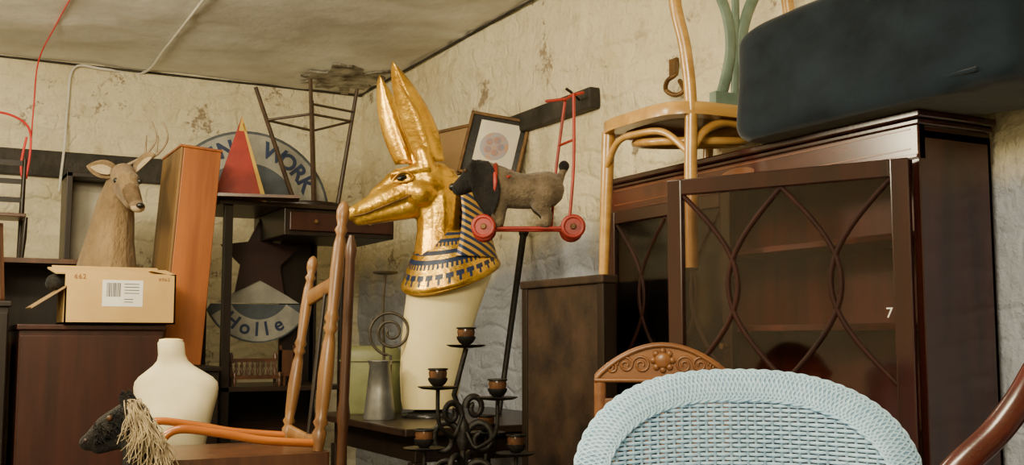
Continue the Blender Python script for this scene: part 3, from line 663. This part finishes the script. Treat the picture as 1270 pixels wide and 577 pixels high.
G().box(-.18,.2,-.14,.12,0,.2).obj('body','dark',gr,bev=.006); G().loft([[V((x,-.01+.13*math.cos(a),.2+.1*math.sin(a))) for a in [k*math.pi/12 for k in range(13)]] for x in (-.18,.2)],sm=False).obj('lid','darkh',gr)

# ------------------------------------------------ POST CHAIR
pc=thing('turned_post_chair','worn wooden chair with tall turned back posts','chair',(.74,3.02,.452)); L=LT(pc)
g=G(); g.loft([[L((x,y,z)) for x,y in [(.50,2.84),(.60,2.815),(.97,2.83),(.985,3.0),(.97,3.19),(.60,3.215),(.50,3.19),(.485,3.0)]] for z in (.862,.875,.90)],sm=False); g.obj('seat','brown',pc,bev=.008)
bal=[(0,.014),(.04,.017),(.07,.020),(.09,.013),(.11,.021),(.13,.015),(.17,.018),(.30,.022),(.42,.018),(.46,.013),(.48,.021),(.50,.014),(.52,.021),(.55,.015),(.70,.019),(.82,.017),(.86,.012),(.88,.019),(.90,.012),(.93,.018),(.96,.019),(.985,.014),(1,.004)]
sb=lambda k:[(t,r*k) for t,r in bal]
p1=(L((.945,2.86,.90)),L(W(427,250,3.05))); p2=(L((.945,3.15,.90)),L(W(389,318,3.3)))
G().lathe(*p1,sb(.98),16).obj('back_post','postw',pc); G().lathe(*p2,sb(.86),16).obj('back_post','postw',pc)
def rail(t1,t2,sag):
    a=p1[0].lerp(p1[1],t1); b=p2[0].lerp(p2[1],t2); mdl=(a+b)/2+V((.03,0,sag)); return cat([a,mdl,b],8)
g=G(); g.tube(rail(.66,.76,.02),.024,8,flat=.35,up=(0,0,1)); g.obj('back_rail','postw',pc)
g=G(); g.tube(rail(.10,.06,-.04),.022,8,flat=.4,up=(0,0,1)); g.obj('back_rail','postw',pc)
for t in (.33,.66):
    a=V(rail(.10,.06,-.04)[int(16*t)]); b=V(rail(.66,.76,.02)[int(16*t)]); G().lathe(a,b,[(0,.005),(.5,.008),(1,.005)],10).obj('spindle','dark',pc)
for yy,s in ((2.86,0),(3.17,1)):
    g=G(); g.tube(cat([L((.53,yy,.90)),L((.54,yy,.945)),L((.585,yy,.972)),L((.70,yy,.955)),L((.80,yy,.935)),L((.945,yy+.01 if not s else yy-.02,.92))],6),.011,8); g.obj('arm','armor',pc)
for x,y in ((.53,2.87),(.53,3.16),(.93,2.87),(.93,3.16)): G().lathe(L((x,y,.452)),L((x,y,.865)),bal,12).obj('leg','brown',pc)
lt=thing('low_table','plain dark low table under stacked chair','table',(.75,3.02,0)); m=Matrix.Translation(-V(lt.location))
G().box(.46,1.04,2.76,3.28,.42,.45,m).obj('table_top','dark',lt,bev=.003)
for x in (.47,.98):
    for y in (2.77,3.22): G().box(x,x+.045,y,y+.045,0,.42,m).obj('leg','dark',lt)
t0=W(436,292,3.45)
G().lathe((t0.x-.05,t0.y,0),t0,[(0,.016),(.3,.016),(.33,.02),(.36,.016),(.6,.016),(.63,.022),(.66,.016),(.95,.016),(.97,.02),(1,.008)],14).obj('bed_post','brown',None,'dark reddish turned wooden bed post standing upright','post')

# ------------------------------------------------ DRESS FORM
DX,DY=.70,3.50
df=thing('dress_form','small headless cream linen dress form on stand','dress form',(DX,DY,0),math.radians(-28))
rings=[]
for z,hx,hy,cx,fy in [(.62,.105,.080,0,0),(.64,.11,.085,0,0),(.72,.092,.075,0,0),(.80,.084,.070,0,0),(.87,.094,.082,0,-.010),(.93,.108,.098,0,-.016),(.98,.118,.090,0,-.010),(1.02,.126,.076,0,0),(1.048,.130,.064,0,0),(1.066,.127,.057,0,0),(1.082,.113,.052,-.002,0),(1.100,.086,.047,-.006,0),(1.116,.062,.043,-.010,0),(1.132,.046,.041,-.013,0),(1.15,.040,.040,-.015,-.003),(1.187,.039,.040,-.018,-.006),(1.193,.034,.035,-.018,-.006)]:
    rings.append([V((cx+hx*math.copysign(abs(math.cos(t*math.pi/18))**.85,math.cos(t*math.pi/18)),fy+hy*math.sin(t*math.pi/18),z)) for t in range(36)])
G().loft(rings).obj('torso','cream2',df)
G().lathe((-.018,-.006,1.192),(-.018,-.006,1.20),[(0,.036),(.6,.036),(1,.02)],20).obj('neck_cap','cream',df)
G().lathe((0,0,.03),(0,0,.62),[(0,.014),(1,.014)],12).obj('pole','dark',df); G().lathe((0,0,0),(0,0,.03),[(0,.14),(.6,.14),(1,.03)],24).obj('base','dark',df)

# ------------------------------------------------ HOBBY HORSE
hp=W(180,577,2.55); hh=thing('hobby_horse','black plush hobby horse head with shaggy cream mane','hobby horse',(hp.x,hp.y,0)); L=LT(hh)
g=G(); Z=lambda px,py,d=2.55:L(W(px,py,d))
cap(g,Z(162,514),.034,Z(132,530),.028); cap(g,Z(132,530),.027,Z(115,545),.021); g.ball(Z(111,549),(.024,.022,.019)); cap(g,Z(166,518),.036,Z(180,560),.050); cap(g,Z(180,560),.050,Z(184,610),.058)
g.ball(Z(152,528),(.036,.03,.036)); cap(g,Z(150,545),.022,Z(122,556),.015); blob('head','blackf',g,hh,.005,2)
for k in (-1,1):
    g=G(); o=Fv*.02*k; g.leaf(Z(162,504)+o,Z(156,484)+o,.014,Rv,.4,.004); g.obj('ear','blackf',hh)
    G().ball(Z(142,518)+Fv*(.031*k),.007).obj('eye','amber',hh)
    G().ball(Z(110,546)+Fv*(.018*k),.005).obj('nostril','redk',hh)
g=G()
for i in range(260):
    t=random.random(); b=Z(164,500).lerp(Z(202,560),t)+Fv*random.uniform(-.045,.03); dn=V((0,0,-1))*random.uniform(.04,.10)+Rv*random.uniform(-.012,.05)+Fv*random.uniform(-.05,.02)
    g.tube(cat([b,b+Rv*random.uniform(-.002,.02)-Fv*.018+V((0,0,.010)),b+dn*.6+Rv*random.uniform(-.005,.03)-Fv*.025,b+dn-Fv*.025],3),[.0022,.0008],4)
o=g.obj('mane','mane',hh); o['kind']='stuff'
g=G()
for i in range(170):
    t=random.random(); b=Z(122,538).lerp(Z(164,508),t)+Fv*random.uniform(-.035,-.01)+V((0,0,random.uniform(-.02,.025))); dn=V((0,0,-1))*random.uniform(.0,.02)+Rv*random.uniform(-.004,.02)-Fv*.006
    g.tube([b,b+dn*.5-Fv*.004,b+dn],[.0018,.0007],4)
o=g.obj('shaggy_hair','blackf',hh); o['kind']='stuff'
G().tube([(.0,0,0),Z(184,612)],.011,10).obj('stick','honey',hh)

# ------------------------------------------------ CABINETS
def cabinet(name,label,x0,x1,y0,y1,h,key,drs=2,plain=False):
    e=thing(name,label,'cabinet',((x0+x1)/2,(y0+y1)/2,0)); m=Matrix.Translation(-V(e.location))
    G().box(x0,x1,y0,y1,0,h-.02,m).obj('body',key,e,bev=.003); G().box(x0-.008,x1+.008,y0-.012,y1,h-.02,h,m).obj('top_board',key,e,bev=.004)
    w=(x1-x0)/drs
    for i in range(drs):
        g=G().box(x0+i*w+.004,x0+(i+1)*w-.004,y0-.010,y0,.06,h-.04,m)
        if not plain: g.box(x0+i*w+.05,x0+(i+1)*w-.05,y0-.016,y0-.010,.12,h-.12,m)
        d=g.obj('door',key,e,bev=.002)
        if not plain: G().ball(V((x0+(i+1)*w-.025 if i==0 else x0+i*w+.025,y0-.020,h*.62))-V(e.location),.008).obj('knob','tarn',d)
    return e
cabinet('wooden_cabinet','plain dark reddish brown cabinet supporting cardboard box',.30,.79,4.20,4.85,1.25,'redbr',1,True)
cabinet('wooden_chest','dark low wooden chest under upright pine case',.81,1.045,4.40,4.84,1.09,'dark',1)
cabinet('corner_cupboard','dark brown cupboard with small picture on top',-.25,.265,4.20,4.60,1.33,'dark')
oc=thing('upright_pine_case','tall narrow orange pine case leaning slightly','wooden case',(.90,4.60,1.10),0,0,math.radians(4))
G().box(-.080,-.070,-.165,.22,0,.86).obj('side_panel','olivew',oc,bev=.002,label='olive brown side panel')
G().box(-.069,.080,-.165,-.145,0,.86).obj('front_panel','orange',oc,bev=.003); G().box(-.069,.080,-.144,.22,0,.86).obj('body','brown',oc,bev=.003)
G().box(-.084,.084,-.169,.223,.86,.87).obj('cap_board','orange',oc,bev=.002)
bb=thing('open_bookcase','dark open bookcase behind deer head with clutter on top','bookcase',(.32,5.05,0)); m=Matrix.Translation(-V(bb.location))
g=G().box(.0,.02,4.92,5.22,0,1.53,m).box(.73,.75,4.92,5.22,0,1.53,m).box(0,.75,5.2,5.22,0,1.53,m); g.obj('body','dark',bb)
for z in (.4,.8,1.2,1.53): G().box(0,.75,4.90,5.22,z-.02,z,m).obj('shelf','brown',bb)
e=thing('clock_case','dark wooden clock case with pale inner board','clock case',(.64,5.02,1.531))
G().box(-.13,-.105,-.1,.1,0,.37).box(.09,.105,-.1,.1,0,.37).box(-.13,.105,-.1,.1,.35,.37).obj('body','dark',e,bev=.003); G().box(-.105,.09,.06,.09,.0,.35).obj('back_board','pale',e,bev=.002)
sc=thing('small_chair','small dark spindle chair stored on top of bookcase','chair',(.24,5.03,1.531))
G().box(-.12,.12,-.1,.1,.17,.185).obj('seat','brown',sc,bev=.003)
for x in (-.11,.11):
    for y in (-.09,.09): G().lathe((x,y,0),(x+.01*(1 if x>0 else -1),y,.17 if y<0 else .44),[(0,.008),(.5,.011),(1,.008)],8).obj('leg','dark',sc)
for z in (.25,.33,.41): G().box(-.11,.11,.082,.096,z,z+.022).obj('back_rail','dark',sc)
e=thing('picture_frame','pale mounted picture in thin dark frame leaning on cupboard','picture',(.18,4.42,1.332),math.radians(20),math.radians(-8))
g=G().box(-.09,.09,0,.015,0,.015).box(-.09,.09,0,.015,.285,.30).box(-.09,-.075,0,.015,0,.3).box(.075,.09,0,.015,0,.3); g.obj('frame','brown',e); G().box(-.075,.075,.006,.012,.015,.285).obj('picture_mount','pale',e)

# ------------------------------------------------ CARDBOARD BOX
cx0,cx1,cy0,cy1,cz0,cz1=.44,.822,4.165,4.41,1.252,1.435
bx=thing('cardboard_box','open brown cardboard carton with white barcode label','box',((cx0+cx1)/2,(cy0+cy1)/2,cz0)); m=Matrix.Translation(-V(bx.location)); L=LT(bx); t=.006
g=G().box(cx0,cx1,cy0,cy1,cz0,cz0+t,m).box(cx0,cx1,cy0,cy0+t,cz0,cz1,m).box(cx0,cx1,cy1-t,cy1,cz0,cz1,m).box(cx0,cx0+t,cy0,cy1,cz0,cz1-.05,m).box(cx1-t,cx1,cy0,cy1,cz0,cz1,m)
g.obj('body','card',bx)
def flap(p,q,off,key='card'):
    p,q,off=L(p),L(q),V(off); g=G(); n=off.cross(q-p).normalized()*t; v=[p,q,q+off,p+off]; v=v+[x+n for x in v]
    g.add(v,[(3,2,1,0),(4,5,6,7),(0,1,5,4),(1,2,6,5),(2,3,7,6),(3,0,4,7)]); g.obj('flap',key,bx)
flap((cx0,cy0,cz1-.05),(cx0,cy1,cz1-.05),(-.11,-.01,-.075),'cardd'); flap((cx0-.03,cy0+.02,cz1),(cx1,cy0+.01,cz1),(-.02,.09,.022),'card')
flap((cx1,cy1,cz1),(cx0,cy1,cz1),(-.02,.04,.035)); flap((cx1,cy0,cz1),(cx1,cy1,cz1),(-.09,.0,.018))
G().box(.565,.705,cy0-.001,cy0,1.315,1.41,m).obj('label_sticker','paper',bx)
g=G(); x=.580
while x<.625:
    w=random.choice((.001,.002,.003)); g.box(x,x+w,cy0-.0016,cy0-.001,1.35,1.40,m); x+=w+.002
g.obj('barcode','ink',bx)
g=G()
for z in (1.395,1.384,1.373,1.362,1.34,1.33): g.box(.640,.692-(z<1.35)*.02,cy0-.0016,cy0-.001,z,z+.0025,m)
g.obj('small_print','ink',bx)
fm=lambda x,z: frame(L((x,cy0-.001,z)),(1,0,0),(0,0,1),(0,-1,0))
textobj('662',.024,[fm(.475+i*.014,1.420) for i in range(3)],'inkr',bx,ext=.0005); textobj('K962',.016,[fm(.765+i*.010,1.415) for i in range(4)],'inkr',bx,name='small_mark',ext=.0005)
g=G(); cap(g,(cx0-.01,4.26,1.405),.030,(cx0+.10,4.29,1.39),.05); g.ball((cx0+.0,4.33,1.41),(.05,.05,.03)); g.ball((cx0+.12,4.27,1.38),(.05,.05,.05)); g.ball((cx0-.03,4.24,1.395),(.03,.03,.024))
g.obj('bundled_cloth','blackf',None,'crumpled black cloth stuffed inside the cardboard carton','cloth')

# ------------------------------------------------ DEER
db=V((.64,4.66,1.253)); de=thing('deer_head_mount','grey-brown taxidermy deer head and neck on cabinet','deer head',tuple(db)); L=LT(de)
Q=lambda px,py,d:L(W(px,py,d))
g=G(); cap(g,Q(153,218,4.38),.052,Q(158,228,4.31),.047); cap(g,Q(158,230,4.31),.044,Q(169,252,4.22),.027); g.ball(Q(171,257,4.20),(.029,.028,.022))
cap(g,Q(155,234,4.36),.046,Q(163,252,4.27),.027)
for px in (146,167): g.ball(Q(px,221,4.33),.019)
cap(g,Q(150,234,4.43),.066,Q(142,262,4.46),.080); cap(g,Q(142,262,4.46),.080,Q(136,300,4.46),.098); cap(g,Q(136,300,4.46),.098,Q(132,335,4.46),.120); cap(g,Q(132,335,4.46),.118,Q(132,370,4.46),.10)
g.v=[(a,b,max(c,.002)) for a,b,c in g.v]
def df_(c):
    if (c-Q(170,264,4.2)).length<.034: return 1
    if (c-Q(164,236,4.22)).length<.055: return 2
    return 0
blob('head_and_neck','deer',g,de,.006,2,mats=['deerl','deerd'],fn=df_)
nose=Q(174,255,4.172); G().ball(nose,(.016,.013,.011)).obj('nose','black',de)
for px,py,tx,ty,dd in ((143,214,107,206,4.40),(166,214,193,192,4.40)):
    g=G(); g.leaf(Q(px,py,dd),Q(tx,ty,dd-.03),.038,(.25,0,1),.5*(1 if px<150 else -1),.008,p0=.2); g.obj('ear','deer',de)
    g=G(); g.leaf(Q(px+(tx-px)*.15,py+(ty-py)*.15,dd-.02),Q(px+(tx-px)*.85,py+(ty-py)*.85,dd-.045),.019,(.25,0,1),.4*(1 if px<150 else -1),.003,p0=.2); g.obj('inner_ear','deerl',de)
for px,py,d in ((144,224,4.295),(173,225,4.31)):
    G().ball(Q(px,py,d),.0115).obj('eye','black',de)
for s in (0,1):
    g=G(); o=s*14; b=[Q(158+o*.6,205,4.40),Q(180+o,192,4.42),Q(194+o,172,4.44),Q(188+o,150,4.44)]
    g.tube(cat(b,5),[.007,.0025],8); g.tube([b[1],Q(182+o,168,4.44)],[.005,.002],6); g.obj('antler','horn',de)
# ------------------------------------------------ CARVED CHAIR
cc=W(822,468,2.35); kc=thing('carved_hall_chair','carved walnut chair with arched crest rail','chair',(cc.x,cc.y,0),math.radians(-34))
hw=.145; zr=cc.z
def arch(x): return .070*max(0,math.cos(x/hw*math.pi/2))**.8 if abs(x)<hw else 0
pl=[(-hw,-.012),(hw,-.012)]+[(hw*math.cos(i*math.pi/24),arch(hw*math.cos(i*math.pi/24))+.004) for i in range(25)]
mt_=frame((0,.011,zr),(1,0,0),(0,0,1),(0,-1,0)); G().prism(pl,.02,mt_).obj('crest_rail','carved',kc,bev=.002)
g=G(); g.tube([(hw*math.cos(i*math.pi/24)*.96,-.012,zr+arch(hw*math.cos(i*math.pi/24))-.002) for i in range(25)],.005,6); g.tube([(-hw,-.012,zr-.006),(hw,-.012,zr-.006)],.005,6)
g.ball((0,-.012,zr+.036),(.018,.008,.018))
for k in range(8): a=k*math.pi/4; g.ball((.02*math.cos(a),-.012,zr+.036+.02*math.sin(a)),(.007,.005,.007))
for sx in (-1,1):
    for c_,s_ in ((.045,.02),(.078,.018),(.108,.013)):
        pts=[]
        for i in range(26): t=i/25; a=t*math.pi*3.2; r=s_*(1-.8*t); pts.append((sx*(c_+r*math.cos(a)),-.011,zr+.026*(1 if c_<.1 else .75)+r*math.sin(a)))
        g.tube(pts,.0028,6)
g.obj('carving','carved',kc)
for za,zb in ((zr-.062,zr-.045),(.62,.65)): G().box(-hw+.02,hw-.02,-.008,.012,za,zb).obj('back_rail','carved',kc,bev=.002)
for i in range(7): x=-.1+i*.2/6; G().lathe((x,.0,.65),(x,0,zr-.06),[(t,r*.4) for t,r in bal],8).obj('spindle','carved',kc)
for sx in (-1,1): G().lathe((sx*(hw-.012),.0,0),(sx*(hw-.012),0,zr-.01),[(0,.014),(.36,.018),(.38,.022),(.42,.022),(.45,.014),(.6,.017),(.8,.014),(1,.013)],12).obj('post','carved',kc)
G().box(-.17,.17,-.34,.02,.44,.47).obj('seat','carved',kc,bev=.006)
for sx in (-1,1): G().lathe((sx*.15,-.32,0),(sx*.15,-.32,.44),bal,12).obj('leg','carved',kc)

# ------------------------------------------------ WICKER CHAIR
wc0=W(926,560,1.93); wk=thing('wicker_chair','pale blue painted wicker armchair with rounded woven back','chair',(wc0.x,wc0.y,0),math.radians(-34))
HW=.256; ZT=1.094; ZC=.91; SH=ZT-ZC; EE=2.6
def outline(k):
    a=math.pi*(1-k); c,s=math.cos(a),math.sin(a)
    return math.copysign(abs(c)**(2/EE),c)*HW, ZC+SH*abs(s)**(2/EE)
def yb(x,z): return .10-2.0*x*x -.10*(1-(z-.4)/.75)+.04
def S(x,z): return V((x,yb(x,z),z))
rim=[]
for i in range(161):
    x,z=outline(i/160); rim.append(S(x,z))
La=[V((-HW-.01,-.13,.80)),V((-HW-.03,-.30,.68)),V((-HW+.0,-.42,.60)),V((-HW+.03,-.43,.42))]
Lc=cat([La[3],La[2],La[1],La[0]],4)[:-1]
path=Lc+rim+[V((-p.x,p.y,p.z)) for p in reversed(Lc)]
def resample(p,st):
    out=[p[0]]; acc=0
    for a,b in zip(p,p[1:]):
        a=a.copy(); l=(b-a).length
        while l>1e-9 and acc+l>=st:
            t=(st-acc)/l; a=a.lerp(b,t); out.append(a.copy()); l=(b-a).length; acc=0
        acc+=l
    return out
path=resample(path,.005); Ln=len(path)
fr=[]
for i in range(Ln):
    t=(path[min(i+1,Ln-1)]-path[max(i-1,0)]).normalized(); p=path[i]
    outw=V((p.x,0,max(0,p.z-ZC)*2.2)); outw=outw.normalized() if outw.length>1e-4 else V((0,0,1))
    n=V((0,.62,0))+outw*.85; n=(n-t*n.dot(t)).normalized(); fr.append((t,n,t.cross(n)))
for _ in range(6):
    nn=[fr[max(0,i-2)][1]+fr[i][1]+fr[min(Ln-1,i+2)][1] for i in range(Ln)]
    fr=[(fr[i][0],(nn[i]-fr[i][0]*nn[i].dot(fr[i][0])).normalized(),fr[i][0].cross((nn[i]-fr[i][0]*nn[i].dot(fr[i][0])).normalized())) for i in range(Ln)]
ra,rb=.008,.031
path2=[p+f_[1]*(rb*.75) for p,f_ in zip(path,fr)]
g=G(); rings=[]
for p,(t,n_,b_) in zip(path2,fr): rings.append([p+n_*(rb*math.cos(a))+b_*(ra*math.sin(a)) for a in [k*math.pi/6 for k in range(12)]])
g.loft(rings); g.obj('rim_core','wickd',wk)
g=G(); tot=Ln*.005; turns=tot/.070
for dr_ in (1,-1):
    for q_ in range(9):
        ph=q_/9; pts=[]; NS=int(turns*22)
        for i in range(NS):
            s=i/(NS-1)*(Ln-1); k=min(int(s),Ln-2); f_=s-k; p=path2[k].lerp(path2[k+1],f_); t,n_,b_=fr[k]
            a=dr_*(i/22+ph)*2*math.pi; e_=.0008+.0012*dr_*math.sin(a*9)
            pts.append(p+n_*((rb+e_)*math.cos(a))+b_*((ra+e_)*math.sin(a)))
        g.tube(pts,.0023,4)
g.obj('rim_wrapping','wick',wk)
g=G()
for off in (-1,1):
    for ph in (0,math.pi):
        g.tube([p+n_*(off*(rb+.001))+ (n_*math.sin(i*.8+ph)+b_*math.cos(i*.8+ph))*.0022 for i,(p,(t,n_,b_)) in enumerate(zip(path2,fr)) ],.0026,5)
g.obj('rim_braid','wick',wk)
g=G(); pitch=.0080; z=.50; row=0; stp=.0150
while z<ZT-.004:
    xm=HW if z<ZC else HW*(max(0,1-((z-ZC)/SH)**EE))**(1/EE)
    xm-=.004
    if xm>.03:
        n_=int(2*xm/(stp/2)); pts=[]
        for i in range(n_+1):
            x=-xm+2*xm*i/n_; p=S(x,z); p.y+= .0038*math.cos(math.pi*(x/stp)+math.pi*row); pts.append(p)
        g.tube(pts,.0033,5)
    z+=pitch; row+=1
g.obj('woven_back','wick',wk)
g=G(); i=int(-HW/stp)
while i*stp<HW-.008:
    x=i*stp; zt=ZC+SH*(max(0,1-(abs(x)/HW)**EE))**(1/EE)-.002; g.tube([S(x,.42+(zt-.42)*k/12) for k in range(13)],.0028,5); i+=1
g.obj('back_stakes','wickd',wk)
g=G()
for sx in (-1,1):
    for r in range(24):
        zz=.06+r*.024; pts=[(sx*(HW-.005),yb(HW,zz)*(1),zz),(sx*(HW-.0),-.15,zz),(sx*(HW-.02),-.40,zz)]
        if zz<.62: g.tube(cat(pts,5),.010,5)
for r in range(15): g.tube([(-HW+.03,-.41,.06+r*.024),(HW-.03,-.41,.06+r*.024)],.010,5)
for r in range(15): g.tube([(-HW+.03,.0,.06+r*.024),(HW-.03,.0,.06+r*.024)],.010,5)
g.obj('skirt','wick',wk)
g=rbox(0,-.2,.42,.25,.24,.035,5); g.obj('seat','wick',wk)
for sx in (-1,1):
    for y in (-.40,.0): G().tube([(sx*(HW-.03),y,0),(sx*(HW-.03),y,.6)],.014,8).obj('leg','wick',wk)

# ------------------------------------------------ RED MAHOGANY ARMCHAIR
rc=thing('mahogany_armchair','curved red mahogany armchair with scrolled arm','armchair',(1.2,.65,0)); L=LT(rc)
g=G(); pts=[W(1310,430,1.33),W(1288,456,1.32),W(1264,498,1.31),W(1232,540,1.31),W(1185,585,1.31),W(1150,635,1.32),W(1140,700,1.32)]
g.tube([L(p) for p in cat(pts,6)],.018,12,flat=.75,up=(0,0,1)); q=L(pts[-1]); g.tube([q,V((q.x,q.y,.42))],.018,10)
g.obj('arm','redm',rc)
q2=L(pts[0]); g=G(); g.tube([q2,V((q2.x+.02,q2.y-.02,.9)),V((q2.x,q2.y,0))],.022,10); g.tube([q2,q2+V((-.0,-.3,.03)),q2+V((-.05,-.5,.0))],.022,10); g.obj('backrest','redm',rc)
g=G(); g.box(min(q.x,q2.x)-.0,max(q.x,q2.x)+.02,q2.y-.45,q.y+.01,.36,.44); g.obj('seat','redm',rc,bev=.01)
for x,y in ((min(q.x,q2.x)+.02,q2.y-.42),(max(q.x,q2.x)-.02,q2.y-.42),(q.x,q.y-.01)): G().tube([(x,y,0),(x,y,.37)],[.014,.022],8).obj('leg','redm',rc)

# ------------------------------------------------ LIGHTS
def area(loc,rot,sx,sy,pw,col):
    l=bpy.data.lights.new('overhead_area','AREA'); l.shape='RECTANGLE'; l.size=sx; l.size_y=sy; l.energy=pw; l.color=col
    o=bpy.data.objects.new('overhead_area',l); o.location=loc; o.rotation_euler=rot; bpy.context.scene.collection.objects.link(o)
def point(loc,pw,rad,col):
    l=bpy.data.lights.new('fill_point','POINT'); l.energy=pw; l.shadow_soft_size=rad; l.color=col
    o=bpy.data.objects.new('fill_point',l); o.location=loc; bpy.context.scene.collection.objects.link(o)
warm=(1,.86,.58)
area((.1,2.6,2.5),(0,0,0),1.3,.25,38,warm)
area((-.6,.3,2.35),(math.radians(62),0,math.radians(-32)),1.2,.5,88,warm)  # added fill above the camera, aimed at the scene; not a fixture
point((-.35,3.5,2.15),104,.2,warm)  # unseen fill added below the ceiling to brighten it; no pendant there
point((-.9,-.3,1.9),44,.3,warm)  # unseen camera-side fill, added to brighten the room
wd=bpy.data.worlds.new('World'); bpy.context.scene.world=wd; wd.use_nodes=True; wd.node_tree.nodes['Background'].inputs[0].default_value=(.5,.45,.38,1); wd.node_tree.nodes['Background'].inputs[1].default_value=.1
cam=bpy.data.cameras.new('Camera'); co=bpy.data.objects.new('Camera',cam); bpy.context.scene.collection.objects.link(co)
co.location=(0,0,EYE); co.rotation_euler=(math.pi/2+TH,0,YAW); cam.sensor_width=36; cam.lens=36*F/1270; cam.clip_start=.02
bpy.context.scene.camera=co
